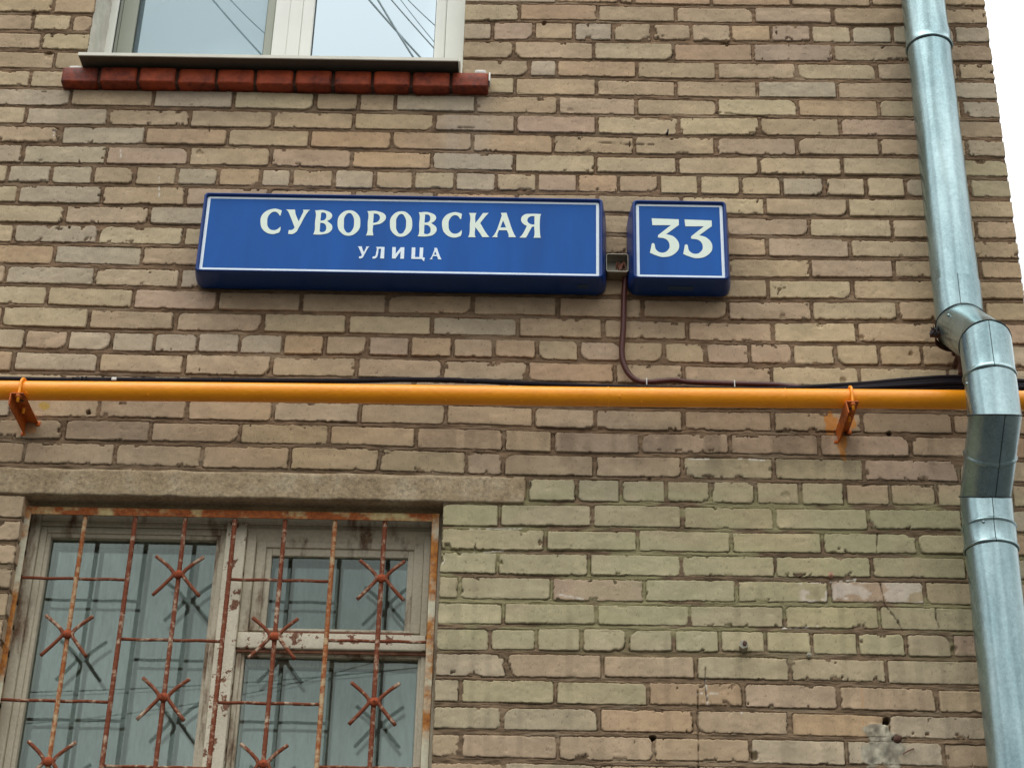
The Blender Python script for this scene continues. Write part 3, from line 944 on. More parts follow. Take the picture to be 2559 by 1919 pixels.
# the rest of the facade, coarser
for (xa, xb, ka, kb) in ((-5.6, XL, -34, 34), (XL, CORNER, 21, 34), (XL, CORNER, -34, -20)):
    uu = np.linspace(xa, xb, int((xb - xa) / .006))
    U, Z, H, Cc, Mm = wall_patch(uu, ka, kb, coarse=True)
    xc = (U[:-1, :-1] + U[1:, 1:]) / 2; zc = (Z[:-1, :-1] + Z[1:, 1:]) / 2
    keep = np.ones(xc.shape, bool)
    for (a, b_, c_, d_) in OPEN:
        keep &= ~((xc > a) & (xc < b_) & (zc > c_) & (zc < d_))
    link_mesh('wall', grid_mesh('wall', U, -H, Z, Cc, keep), M['wall'], building)
# return wall round the corner
us = np.linspace(.0, 1.3, 320)
U, Z, H, Cc, Mm = wall_patch(us, -20, 21, side=True, seed=500)
link_mesh('side_wall', grid_mesh('side_wall', CORNER - .003 + H, U + .004, Z, Cc), M['wall'], building)
w = MB()
zb, zt = -34.5 * CH, 33.5 * CH
w.box(-14, -5.6, 0, .35, GROUND, 8)
w.box(-5.6, CORNER - .004, .0, .35, GROUND, zb - .004)
w.box(-5.6, CORNER - .004, .0, .35, zt + .004, 8)
w.build('wall', M['far'], building)
w = MB()
w.box(CORNER - .4, CORNER - .004, 1.304, 12, GROUND, 8)
w.box(CORNER - .4, CORNER - .004, .36, 1.3, GROUND, -20.6 * CH)
w.box(CORNER - .4, CORNER - .004, .36, 1.3, 20.6 * CH, 8)
w.build('side_wall', M['far'], building)
w = MB()
w.box(-14, CORNER - .05, 0, 12, 8.004, 8.3)
w.build('roof', M['room'], building)

# ---------------------------------------------------------------- openings: reveals and rooms
def reveal_patch(xr, sgn, k0, k1, depth, seed):
    us_ = np.linspace(0, depth, 60)
    U, Z, H, Cc, Mm = wall_patch(us_, k0, k1, side=True, seed=seed)
    link_mesh('reveal', grid_mesh('reveal', xr + sgn * (H + .001), U + .003, Z, Cc), M['wall'], building)


reveal_patch(-2.176, 1, -27, -6, .16, 901)
reveal_patch(-.966, -1, -27, -6, .16, 902)
w = MB()   # mortar-smeared plaster reveals of the upper window
for x0, x1 in ((-2.232, -2.2165), (-.9665, -.951)):
    n = 60
    rows_ = []
    for i in range(n + 1):
        z = 1.0 + 1.45 * i / n
        rr = random.Random(i * 3 + int(x0 * 100))
        e = x1 if x0 < -2 else x0
        s = 1 if x0 < -2 else -1
        rows_.append([(e - s * .004 + s * rr.uniform(-.004, .005), y, z) for y in (.004, .03, .06, .10, .14, .205)])
    w.rings(rows_, closed=False)
w.build('reveal', M['plaster'], building)

w = MB()
for (a, b_, c_, d_, y0) in ((-2.26, -.92, .96, 2.5, .32), (-2.22, -.92, -2.1, -.44, .24)):
    w.box(a, a + .02, y0, 2.6, c_, d_); w.box(b_ - .02, b_, y0, 2.6, c_, d_)
    w.box(a, b_, y0, 2.6, d_, d_ + .02); w.box(a, b_, y0, 2.6, c_ - .02, c_); w.box(a, b_, 2.6, 2.62, c_, d_)
w.build('room_shell', M['room'], building)

# concrete lintel
def rough_box(x0, x1, y0, y1, z0, z1, dx, amp, seed, chips=()):
    nx = int((x1 - x0) / dx)
    xs = np.linspace(x0, x1, nx)
    prof = [(y1, z0), (y0 + .10, z0), (y0 + .03, z0), (y0 + .006, z0), (y0 + .0006, z0 + .002), (y0, z0 + .006)]
    prof += [(y0, z) for z in np.linspace(z0 + .016, z1 - .012, 12)]
    prof += [(y0 + .001, z1 - .006), (y0 + .006, z1), (y1, z1)]
    Yp = np.array([p[0] for p in prof])[:, None] * np.ones(nx); Zp = np.array([p[1] for p in prof])[:, None] * np.ones(nx)
    Xp = np.broadcast_to(xs, Yp.shape).copy()
    n1 = fbm(Xp * 24, Zp * 34, seed, 3) - .5; n2 = fbm(Xp * 90, Zp * 90, seed + 3, 2) - .5
    front = (Yp < y0 + .02)
    Yp = Yp + front * (n1 * amp * 1.6 + n2 * amp * .7)
    edge = sstep(.020, .0, np.minimum(np.abs(Zp - z0), np.abs(Zp - z1))) * front
    Zp = Zp + (fbm(Xp * 16, Xp * 0 + 3, seed + 7, 4) - .5) * .007 * edge
    pit = sstep(.93, .98, vnoise(Xp * 70, Zp * 70, seed + 9)) * front
    Yp = Yp + pit * .006
    rings_ = [list(zip(Xp[:, i], Yp[:, i], Zp[:, i])) for i in range(nx)]
    return rings_


w = MB()
r_ = rough_box(-3.2, -.734, -.004, .22, -.512, -.427, .005, .0018, 7)
w.rings(r_, closed=True, cap1=True, cap0=True)
w.build('lintel', M['concrete'], building)

# red brick sill under the upper window
w = MB()
px0, px1, nbk = -2.272, -.877, 11
pitch = (px1 - px0 + .009) / nbk
for i in range(nbk):
    rr = random.Random(40 + i)
    a = px0 + i * pitch
    b_ = a + pitch - .009 - rr.uniform(0, .004)
    y0 = -.042 + rr.uniform(-.003, .003)
    z0 = .956 + rr.uniform(-.002, .002); z1 = 1.016
    rings_ = []
    for j in range(13):
        t = j / 12
        x = a + (b_ - a) * t
        e = .003 if j in (0, 12) else 0
        q = [(x, y0 + e + rr.uniform(-.0008, .0008), z) for z in (z0 + .008 + e, (z0 + z1) / 2, z1 - .004 - e)]
        rings_.append([(x, .05, z0 + e), (x, y0 + .006 + rr.uniform(-.002, .002), z0 + e + rr.uniform(0, .0025)), (x, y0 + e, z0 + .004 + rr.uniform(0, .003))] + q + [(x, y0 + .004, z1 - e), (x, .05, z1 - e)])
    w.rings(rings_, cap0=True, cap1=True)
w.box(px0 + .01, px1 - .01, -.030, .05, .960, 1.012, 1)
w.build('brick_sill', [M['red_brick'], M['red_mortar']], building)
w = MB()
w.bbox(-.925, -.886, -.038, -.004, 1.014, 1.034, .009, seg=3)
w.bbox(-.878, -.872, -.040, -.004, .985, 1.020, .003)
w.bbox(-2.256, -2.214, -.030, -.003, 1.014, 1.030, .006)
w.build('mortar_lump', M['mortar_white'], building)

# folded sheet flashing on top of it
w = MB()
x0, x1 = -2.214, -.976
prof = [(.20, 1.052), (-.088, 1.037), (-.091, 1.0355), (-.091, 1.024), (-.088, 1.0225), (-.086, 1.026), (-.03, 1.029), (.20, 1.047)]
w.rings([[(x, y, z) for y, z in prof] for x in (x0, x0 + .3, -1.5, x1)], smooth=False, cap0=True, cap1=True)
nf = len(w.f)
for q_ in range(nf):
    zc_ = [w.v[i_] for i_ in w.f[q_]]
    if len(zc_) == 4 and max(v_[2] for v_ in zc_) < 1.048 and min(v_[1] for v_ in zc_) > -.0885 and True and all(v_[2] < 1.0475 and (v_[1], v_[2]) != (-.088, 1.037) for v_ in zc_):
        w.m[q_] = 1  # underside faces take the colour with shade painted in
w.rings([[(x1 + .002, -.090, 1.0225), (x1 + .002, -.002, 1.018), (x1 + .002, .0, 1.075), (x1 + .002, -.085, 1.037)],
         [(x1 + .0045, -.090, 1.0225), (x1 + .0045, -.002, 1.018), (x1 + .0045, .0, 1.075), (x1 + .0045, -.085, 1.037)]], smooth=False, cap0=True, cap1=True)
w.build('metal_sill', [M['metal_sill'], M['sill_under_shade']], building)

# ---------------------------------------------------------------- upper plastic window
zt_, zb_ = 2.44, 1.05
w = MB()
Yf = .20
w.bbox(-2.221, -2.195, Yf, Yf + .07, zb_, zt_, .002)            # left outer frame strip
w.bbox(-1.642, -1.592, Yf, Yf + .07, zb_, zt_, .002)            # mullion
w.bbox(-1.041, -.975, Yf, Yf + .07, zb_, zt_, .002)             # right
w.bbox(-2.2, -.975, Yf + .003, Yf + .07, zt_ - .07, zt_ + .02, .002)
w.bbox(-2.2, -.975, Yf + .003, Yf + .07, zb_ - .04, zb_ + .03, .002)
up = w.build('window', M['pvc'], building)
w = MB()
w.bbox(-1.5925, -1.5475, Yf + .003, Yf + .07, zb_, zt_, .002)
w.bbox(-1.5478, -1.507, Yf + .006, Yf + .07, zb_, zt_, .004)
w.bbox(-1.080, -1.0425, Yf + .012, Yf + .07, zb_, zt_, .006)
w.bbox(-1.507, -1.08, Yf + .012, Yf + .07, zt_ - .12, zt_ - .07, .006)
w.bbox(-1.507, -1.08, Yf + .012, Yf + .07, zb_ + .03, zb_ + .07, .006)
w.build('sash', M['pvc'], up)
w = MB()
w.bbox(-2.1935, -2.181, Yf + .014, Yf + .07, zb_, zt_, .002)
w.bbox(-2.1795, -2.127, Yf + .006, Yf + .06, zb_, zt_, .003)
w.bbox(-1.672, -1.6435, Yf + .006, Yf + .06, zb_, zt_, .003)
w.bbox(-2.127, -1.672, Yf + .006, Yf + .06, zt_ - .11, zt_ - .07, .003)
w.build('net_frame', M['pvc_in'], up)
w = MB()
w.box(-2.1953, -2.1932, Yf + .010, Yf + .05, zb_, zt_)
w.box(-2.1812, -2.1792, Yf + .010, Yf + .05, zb_, zt_)
w.box(-2.1275, -2.1245, Yf + .016, Yf + .05, zb_, zt_)
w.box(-1.6745, -1.6715, Yf + .016, Yf + .05, zb_, zt_)
w.box(-1.508, -1.5055, Yf + .018, Yf + .05, zb_, zt_)
w.box(-1.0815, -1.079, Yf + .018, Yf + .05, zb_, zt_)
w.build('gasket', M['gasket'], up)
w = MB(); w.box(-1.51, -1.075, Yf + .030, Yf + .034, zb_, zt_)
w.build('pane', mat_glass('upper_glass', .76, (.76, .90, .96)), up)
w = MB(); w.box(-2.13, -1.67, Yf + .046, Yf + .050, zb_, zt_)
w.build('pane', mat_glass('upper_glass_behind_net', .85, (.78, .96, 1.0)), up)
w = MB(); w.add([(-2.127, Yf + .022, zb_), (-1.672, Yf + .022, zb_), (-1.672, Yf + .022, zt_), (-2.127, Yf + .022, zt_)], [(0, 1, 2, 3)])
w.build('mosquito_net', M['net'], up)


def curtain(x0, x1, y, z0, z1, amp, name, parent, mat):
    w = MB()
    n = 120
    rows_ = []
    for z in (z0, (z0 + z1) / 2, z1):
        rows_.append([(x0 + (x1 - x0) * i / n, y + amp * math.sin(i * .55 + .6 * math.sin(i * .21)) + amp * .4 * math.sin(i * 1.7 + z), z) for i in range(n + 1)])
    w.rings(rows_, closed=False)
    return w.build(name, mat, parent)


curtain(-2.2, -.96, .42, 1.0, 2.42, .015, 'curtain', up, M['curtain'])

# ---------------------------------------------------------------- lower wooden window
low = empty('window', (-1.571, .10, -1.25), None, None)
low.parent = building
low.location = Vector((-1.571, .10, -1.25)) - building.location
del_keys = [k for k in low.keys()]
ZB = -2.0
w = MB()
w.bbox(-2.175, -2.146, .100, .23, ZB, -.512, .003)
w.bbox(-1.002, -.967, .100, .23, ZB, -.512, .003)
w.bbox(-2.146, -1.002, .102, .23, -.546, -.510, .003)
w.bbox(-2.146, -1.002, .108, .23, -.560, -.546, .003)
w.bbox(-2.175, -.967, .100, .23, ZB - .06, ZB, .003)
w.build('frame', M['wood'], low)
w = MB()
w.bbox(-1.598, -1.540, .092, .23, ZB, -.546, .003)
w.build('mullion', M['wood_peel'], low)


def sash(name, x0, x1, z0, z1, s, y0, mat, step=.010, top=None, bot=None):
    """x0..x1, z0..z1 outside; s stile width; a smaller inner bead"""
    top = top or s; bot = bot or s
    w = MB()
    for k_, (dy, a) in enumerate(((0, 0), (.008, 1))):
        sx = s * (.62 if k_ == 0 else 1); tx = top * (.6 if k_ == 0 else 1); bx = bot * (.6 if k_ == 0 else 1)
        ox = s * .62 - .001 if k_ else 0; ot = top * .6 - .001 if k_ else 0; ob = bot * .6 - .001 if k_ else 0
        w.bbox(x0 + ox, x0 + sx, y0 + dy, y0 + .045, z0 + ob, z1 - ot, .0025)
        w.bbox(x1 - sx, x1 - ox, y0 + dy, y0 + .045, z0 + ob, z1 - ot, .0025)
        w.bbox(x0 + sx, x1 - sx, y0 + dy, y0 + .045, z1 - tx, z1 - ot, .0025)
        w.bbox(x0 + sx, x1 - sx, y0 + dy, y0 + .045, z0 + ob, z0 + bx, .0025)
    return w.build(name, mat, low)


sash('sash', -2.145, -1.599, ZB + .01, -.562, .030, .112, M['wood'], top=.030)
w = MB()
w.bbox(-1.539, -1.003, .104, .20, -.928, -.880, .004)
w.build('rail', M['wood_peel'], low)
w = MB()
w.bbox(-1.539, -1.003, .112, .20, -.938, -.9285, .002)
w.bbox(-1.466, -1.044, .120, .15, -.879, -.869, .002)
w.build('bead', M['wood_bare'], low)
w = MB()    # recessed head above the small vent sash
w.rings([[(x, .104, -.5605), (x, .125, -.600), (x, .125, -.561)] for x in (-1.539, -1.003)], smooth=False, cap0=True, cap1=True)
w.bbox(-1.539, -1.512, .108, .18, -.879, -.5605, .003)
w.bbox(-1.022, -1.003, .110, .18, -.879, -.5605, .003)
w.build('frame', M['wood'], low)
sash('vent_sash', -1.511, -1.023, -.869, -.575, .046, .122, M['wood'], top=.058, bot=.012)
sash('sash', -1.538, -1.003, ZB + .01, -.930, .022, .118, M['wood'], top=.014)
PM = [1, 1, 0, 1, 1, 1]      # mirror coat on the street side only
gl1 = mat_glass('old_glass', .12, (.54, .63, .58), dirt=.24)
gl2 = mat_glass('old_glass_inner', .19, (.54, .63, .58))
for nm, y, g in (('pane', .141, [gl1, M['clear']]), ('inner_pane', .176, [gl2, M['clear']])):
    w = MB(); w.box(-2.12, -1.622, y, y + .0025, ZB + .03, -.586); w.m = PM; w.build(nm, g, low)
    w = MB(); w.box(-1.468, -1.04, y, y + .0025, -.872, -.626); w.m = PM; w.build(nm, g, low)
    w = MB(); w.box(-1.521, -1.020, y, y + .0025, ZB + .03, -.940); w.m = PM; w.build(nm, g, low)
w = MB()
for a, b_, c_, d_ in ((-2.145, -1.60, ZB, -.57), (-1.539, -1.003, -.90, -.59), (-1.539, -1.003, ZB, -.935)):
    s = .028
    w.bbox(a, a + s, .160, .20, c_, d_, .002); w.bbox(b_ - s, b_, .160, .20, c_, d_, .002)
    w.bbox(a + s, b_ - s, .161, .20, d_ - s, d_, .002); w.bbox(a + s, b_ - s, .161, .20, c_, c_ + s, .002)
w.build('inner_sash', M['wood'], low)
curtain(-2.16, -.98, .36, -2.0, -.50, .022, 'curtain', low, M['curtain'])

# ---------------------------------------------------------------- welded window grille
YG = .052
gr = empty('window_grille', (-1.578, YG, -2.02), 'rusty welded bar grille with six-pointed stars in front of the old wooden window', 'window grille')
GB = -2.02
w = MB()
def angle_x(w, x0, x1, z0, z1, y):
    w.bbox(x0, x1, y - .012, y - .009, z0, z1, .001)
    w.bbox(x0, x1, y - .009, y + .012, z1 - .003, z1, .001)
angle_x(w, -2.160, -.999, -.556, -.532, YG)
w.build('frame_rail', M['frame_top'], gr)
w = MB(); angle_x(w, -2.160, -.999, GB, GB + .024, YG); w.build('frame_rail', M['frame_top'], gr)
for x0, x1, fl in ((-2.181, -2.1602, 1), (-.9985, -.978, -1)):
    w = MB()
    w.bbox(x0, x1, YG - .013, YG - .010, GB, -.531, .001)
    xx = x0 if fl == 1 else x1
    w.bbox(min(xx, xx + fl * .003), max(xx, xx + fl * .003), YG - .010, YG + .014, GB, -.531, .001)
    w.build('frame_post', M['frame_paint'], gr)
BX = [-2.006, -1.861, -1.716, -1.572, -1.426, -1.281, -1.137]
BM_ = ['rust_light', 'rust', 'rust', 'rust', 'rust', 'rust_light', 'rust']


def rebar(x, y, z0, z1, r, amp, phase, mat, lean=0):
    w = MB()
    n = int((z1 - z0) / .0028)
    pts = [(x + lean * (i / n) + .0004 * math.sin(i * .012 + phase), y, z0 + (z1 - z0) * i / n) for i in range(n + 1)]
    w.tube(pts, r, 12, rf=lambda i, a: amp * max(0, math.sin(i * 2.8 / 8.5 * 2 * math.pi * 1.0 + (a if a < math.pi else -a) * 1.1 + phase)) + .0003 * math.sin(i * .9))
    return w.build('bar', mat, gr)


for i, x in enumerate(BX):
    ribbed = i in (1, 3, 5, 6)
    rebar(x, YG, GB + .01, -.5555, .0066 if ribbed else .0064, .0012 if ribbed else .0006, i, M[BM_[i]], .002)
w = None
ZR = {0: [-.747 - .3635 * k_ for k_ in range(4)], 1: [-.927 - .3645 * k_ for k_ in range(3)], 2: [-.740 - .3655 * k_ for k_ in range(4)], 3: [-.918 - .3635 * k_ for k_ in range(3)]}
SEG = {0: (-2.172, BX[1]), 1: (BX[1], BX[3]), 2: (BX[3], BX[5]), 3: (BX[5], -.985)}
for s_, zl in ZR.items():
    xa, xb = SEG[s_]
    for q, z in enumerate(zl):
        if z < GB: continue
        w = MB()
        pts = [(xa + (xb - xa) * i / 24, YG + .0085, z + .0008 * math.sin(i * .7 + s_ + q)) for i in range(25)]
        w.tube(pts, .0048, 8)
        w.build('crossbar', M['rust'], gr)
for bi, z0 in ((0, -.921), (2, -.734), (4, -.916), (6, -.735)):
    for q in range(4):
        z = z0 - .3655 * q
        if z < GB + .05: continue
        x = BX[bi] + .002
        rr = random.Random(bi * 10 + q)
        w = MB()
        for sg in (-1, 1):
            tl, bl = rr.uniform(-.004, .004), rr.uniform(-.004, .004)
            pts = smooth_path([(x + sg * (.066 + tl), YG - .009, z + .054), (x + sg * (.030 + tl * .4), YG - .009, z + .024), (x + sg * .0135, YG - .009, z), (x + sg * (.030 + bl * .4), YG - .009, z - .026), (x + sg * (.064 + bl), YG - .009, z - .066)], 6)
            w.tube(pts, .0054, 10)
        w.build('star_arms', M['rust'], gr)
        w = MB()
        rg = []
        for k_ in range(7):
            a = math.pi * k_ / 6
            rg.append([(x + math.cos(t_ * math.pi / 8) * .017 * max(.05, math.sin(a)) + rr.uniform(-.0012, .0012), YG - .008 - .009 * math.cos(a), z + math.sin(t_ * math.pi / 8) * .013 * max(.05, math.sin(a)) + rr.uniform(-.0012, .0012)) for t_ in range(16)])
        w.rings(rg, cap0=True, cap1=True)
        w.build('weld', M['rust_orange'], gr)

# ---------------------------------------------------------------- illuminated signs
def rrect(x0, x1, z0, z1, r, y, n=6):
    p = []
    for cx_, cz_, a0 in ((x1 - r, z1 - r, 0), (x0 + r, z1 - r, 90), (x0 + r, z0 + r, 180), (x1 - r, z0 + r, 270)):
        for i in range(n + 1):
            a = R(a0 + 90 * i / n)
            p.append((cx_ + r * math.cos(a), y, cz_ + r * math.sin(a)))
    return p


def glyph_mesh(items, name, mat, parent, yf):
    cu = bpy.data.curves.new(name, 'CURVE')
    cu.dimensions = '2D'; cu.fill_mode = 'BOTH'; cu.extrude = .0005; cu.resolution_u = 8
    for key, x0, z0, sx, sz in items:
        for cont in GLYPHS[key]:
            P = [(c[:-1].split(','), c[-1]) for c in cont.split()]
            sp = cu.splines.new('BEZIER')
            sp.bezier_points.add(len(P) - 1)
            sp.use_cyclic_u = True
            for bp, (xy, kd) in zip(sp.bezier_points, P):
                bp.co = (x0 + float(xy[0]) * 1e-4 * sx, z0 + float(xy[1]) * 1e-4 * sz, 0)
                bp.handle_left_type = bp.handle_right_type = 'VECTOR' if kd == 'c' else 'AUTO'
    o = bpy.data.objects.new('tmp', cu)
    C.objects.link(o)
    bpy.context.view_layer.update()
    me = bpy.data.meshes.new_from_object(o.evaluated_get(bpy.context.evaluated_depsgraph_get()))
    me.name = name
    bpy.data.objects.remove(o)
    me.transform(Matrix(((1, 0, 0, 0), (0, 0, 1, yf), (0, 1, 0, 0), (0, 0, 0, 1))))
    me.flip_normals()
    return link_mesh(name, me, mat, parent)


def light_box(root, x0, x1, z0, z1):
    w = MB()
    rings_ = [rrect(x0 - .012, x1 + .013, z0 + .004, z1 - .004, .030, -.003), rrect(x0 - .013, x1 + .014, z0 + .002, z1 - .002, .032, -.012),
              rrect(x0 - .010, x1 + .011, z0 + .001, z1 - .001, .026, -.045), rrect(x0 - .003, x1 + .003, z0, z1, .016, -.088), rrect(x0, x1, z0 - .001, z1, .013, -.103),
              rrect(x0 + .001, x1 - .001, z0, z1 - .001, .012, -.109), rrect(x0 + .003, x1 - .003, z0 + .002, z1 - .003, .011, -.112),
              rrect(x0 + .006, x1 - .006, z0 + .004, z1 - .006, .009, -.1125), rrect(x0 + .009, x1 - .009, z0 + .006, z1 - .009, .008, -.110),
              rrect(x0 + .010, x1 - .010, z0 + .007, z1 - .010, .007, -.102)]
    w.rings(rings_, cap0=True)
    w.build('housing', M['blue'], root)
    w = MB()
    w.rings([rrect(x0 + .0095, x1 - .0095, z0 + .0065, z1 - .0095, .007, -.1025), rrect(x0 + .0095, x1 - .0095, z0 + .0065, z1 - .0095, .007, -.095)], cap0=True, cap1=True, smooth=False)
    w.build('face', M['blue_face'], root)
    w = MB()
    a = rrect(x0 + .0115, x1 - .0115, z0 + .0085, z1 - .0115, .006, -.1031); b_ = rrect(x0 + .0205, x1 - .0205, z0 + .0165, z1 - .0185, .002, -.1031)
    w.rings([a, b_], smooth=False)
    w.build('border', M['border'], root)


s1 = empty('street_sign', (-1.125, -.003, .19), 'long blue street name sign reading СУВОРОВСКАЯ УЛИЦА on the brick wall', 'sign')
light_box(s1, -1.742, -.5095, .1895, .478)
glyph_mesh([('es', -1.5594, .3309, 1, 1), ('u', -1.4845, .3324, 1, 1), ('ve', -1.3954, .3325, 1, 1), ('o', -1.3228, .3295, 1, 1), ('er', -1.2342, .3318, 1, 1),
            ('o', -1.1620, .3290, .98, 1), ('ve', -1.0755, .3315, 1, 1), ('es', -1.0015, .3290, .96, 1), ('ka', -.921, .3315, 1, 1), ('a', -.8478, .3329, 1, 1), ('ya', -.7638, .3330, 1, 1)],
           'lettering', M['letter'], s1, -.1031)
glyph_mesh([('u', -1.2561, .2481, .49, .48), ('el', -1.2092, .2482, 1, 1), ('i', -1.1503, .249, 1, 1), ('tse', -1.0909, .241, 1, 1), ('a', -1.0352, .2488, .50, .46)],
           'lettering', M['border'], s1, -.1031)
w = MB(); w.box(-.585, -.552, -.070, -.050, .1885, .1892); w.build('sticker', M['tape'], s1)
s2 = empty('house_number_sign', (-.2735, -.003, .19), 'small square blue house number sign reading 33 beside the long street sign', 'sign')
light_box(s2, -.419, -.130, .1905, .476)
glyph_mesh([('three', -.3667, .2712, 1, 1), ('three', -.2659, .2690, 1, 1)], 'lettering', M['letter'], s2, -.1031)
w = MB(); w.box(-.310, -.235, -.070, -.046, .1895, .1902); w.build('sticker', M['tape'], s2)

# open steel junction tray between the signs
jb = empty('junction_tray', (-.463, -.003, .249), 'small open steel cable tray on the wall between the two blue signs', 'cable tray')
w = MB()
x0, x1, z0, z1 = -.498, -.429, .2485, .3145
o_ = [rrect(x0, x1, z0, z1, .007, y, 4) for y in (-.002, -.050, -.052)]
i_ = [rrect(x0 + .003, x1 - .003, z0 + .003, z1 - .003, .005, y, 4) for y in (-.052, -.050, -.012)]
w.rings(o_ + i_, cap1=True, cap0=True)
w.build('tray', M['steel'], jb)
w = MB()
rr = random.Random(4)
w.rings([[(-.468 + .03 * i / 5, -.047 + .02 * j / 3 + rr.uniform(-.003, .003), .285 - .006 * j + .010 * math.sin(i * 1.9) + rr.uniform(-.004, .004)) for i in range(6)] for j in range(4)], closed=False, smooth=False)
w.rings([[(-.452 + .012 * i / 3, -.050 + .012 * j, .262 + .02 * i / 3 + rr.uniform(-.004, .004)) for i in range(4)] for j in range(3)], closed=False, smooth=False)
w.build('torn_tape', M['pink'], jb)
w = MB(); w.bbox(-.491, -.479, -.040, -.015, .252, .262, .003); w.bbox(-.455, -.436, -.044, -.015, .252, .266, .003)
w.build('terminal', M['dark_steel'], jb)

# ---------------------------------------------------------------- gas pipe
gp = empty('gas_pipe', (-.8, -.14, -.24), 'horizontal yellow painted gas pipe running across the brick wall', 'gas pipe')
w = MB()
P = [(x, -.14, -.2495 + .0085 * (x + 2.3) + .0012 * math.sin(x * 3)) for x in np.linspace(-6, .9, 80)]
zE = P[-1][2]
for i in range(1, 9):
    a = R(90 * i / 8)
    P.append((.9 + .08 * math.sin(a), -.14 + .08 * (1 - math.cos(a)), zE))
P.append((.98, 3.0, zE))
w.tube(P, .0283, 40)
w.build('pipe', M['gas'], gp)
for x in (-.57 + .0, .0):
    pass
w = MB()
for x in (-.497, .012):
    z = -.2495 + .0085 * (x + 2.3) + .0012 * math.sin(x * 3)
    w.rings([[(x + dx_, -.14 + (.0283 + h_) * math.cos(a * math.pi / 16), z + (.0283 + h_) * math.sin(a * math.pi / 16)) for a in range(32)] for dx_, h_ in ((-.004, -.001), (-.002, .0011), (.001, .0014), (.004, -.001))])
w.build('weld_bead', M['gas'], gp)


def bracket(x, zp, lab, tilt, yback=0):
    b = empty('pipe_bracket', (x, 0, zp - .03), lab, 'pipe bracket', 'brackets carrying the yellow gas pipe')
    zt = zp - .0290
    hw = .0195
    w = MB()
    y0 = -.182
    w.bbox(x - hw, x + hw, y0, .004, zt - .0035, zt, .0008)
    w.rings([[(x - hw, y, zt - .002), (x - hw + .0035, y, zt - .002), (x - hw + .0035 + tilt, y, zt - .038), (x - hw + tilt, y, zt - .038)] for y in (y0, .004)], smooth=False, cap0=True, cap1=True)
    ab = w.build('angle_bar', M['bracket'], b)
    w = MB()
    w.bbox(x - .027, x - .013, -.004, .004, zt - .046, zt - .034, .004); w.bbox(x + .012, x + .027, -.004, .004, zt - .014, zt + .003, .004)
    w.build('anchor_plate', M['bracket'], b)
    w = MB()
    pts = [(x + .003, -.1745, zt - .026)] + [(x + .003, -.1745, zt - .002)] + [(x + .003 + .0, -.14 - .0345 * math.cos(a), zp + .0345 * math.sin(a)) for a in np.linspace(0, math.pi, 14)] + [(x + .003, -.1055, zt - .002), (x + .003, -.1055, zt - .026)]
    w.tube(pts, .0043, 10)
    w.build('u_bolt', M['gas'], b)
    w = MB()
    for yy in (-.1745, -.1055):
        w.rings([[(x + .003 + .0085 * math.cos(a * math.pi / 3), yy + .0085 * math.sin(a * math.pi / 3), z) for a in range(6)] for z in (zt - .011, zt - .004)], smooth=False, cap0=True, cap1=True)
    w.build('nut', M['bracket'], b)
    w = MB()
    w.rings([[(x + .004 + .006 * math.cos(a * math.pi / 8), -.140 + .006 * math.sin(a * math.pi / 8), z) for a in range(16)] for z in (zt - .0037, zt - .0045)], cap0=True, cap1=True)
    w.build('bolt_hole', M['gasket'], b)
    return b


zp = lambda x: -.2495 + .0085 * (x + 2.3) + .0012 * math.sin(x * 3)
bracket(-2.190, zp(-2.19), 'orange angle bracket with hook bolt near the left end of the yellow pipe', -.001)
bracket(.196, zp(.196), 'orange angle bracket with hook bolt under the yellow pipe near the downpipe', .006)

# ---------------------------------------------------------------- cables
cb = empty('cable_bundle', (-.8, -.03, -.14), 'black cables clipped to the wall just above the yellow gas pipe', 'cable')
w = MB()
w.tube(smooth_path([(-6, -.026, -.150), (-2.298, -.026, -.1485), (-2.066, -.026, -.146), (-1.604, -.026, -.140), (-1.28, -.026, -.135), (-1.10, -.028, -.1285), (-.95, -.030, -.1275), (-.871, -.030, -.1305), (-.457, -.026, -.1395), (-.1, -.024, -.1385), (.06, -.024, -.1305), (.16, -.024, -.122), (.273, -.026, -.1125), (.412, -.030, -.0975), (.53, -.030, -.088), (.62, -.03, -.091), (.79, -.03, -.100), (1.0, -.03, -.1)], 10), .0075, 10)
w.build('cable', M['cable'], cb)
for dz, dy, r in ((-.012, -.004, .0065), (-.024, -.010, .0075), (-.034, -.004, .0065)):
    w = MB()
    w.tube(smooth_path([(-.3, -.022 + dy, -.150), (.06, -.022 + dy, -.140 + dz * .35), (.273, -.024 + dy, -.1125 + dz * .8), (.412, -.028 + dy, -.0975 + dz), (.53, -.028 + dy, -.088 + dz), (.62, -.03 + dy, -.094 + dz), (.79, -.03 + dy, -.103 + dz), (1.0, -.03 + dy, -.1 + dz)], 8), r, 10)
    w.build('cable', M['cable'], cb)
w = MB()
for x, z in ((-2.055, -.145), (-2.043, -.145), (-1.64, -.141), (-.915, -.130)):
    w.tube([(x - .002, -.036, z - .010), (x + .001, -.036, z + .004), (x + .003, -.012, z + .012)], .0018, 6)
w.build('clip', M['wire'], cb)
w = MB()
w.bbox(-1.966, -1.950, -.034, -.016, -.150, -.139, .003)
w.build('connector', M['tie'], cb)

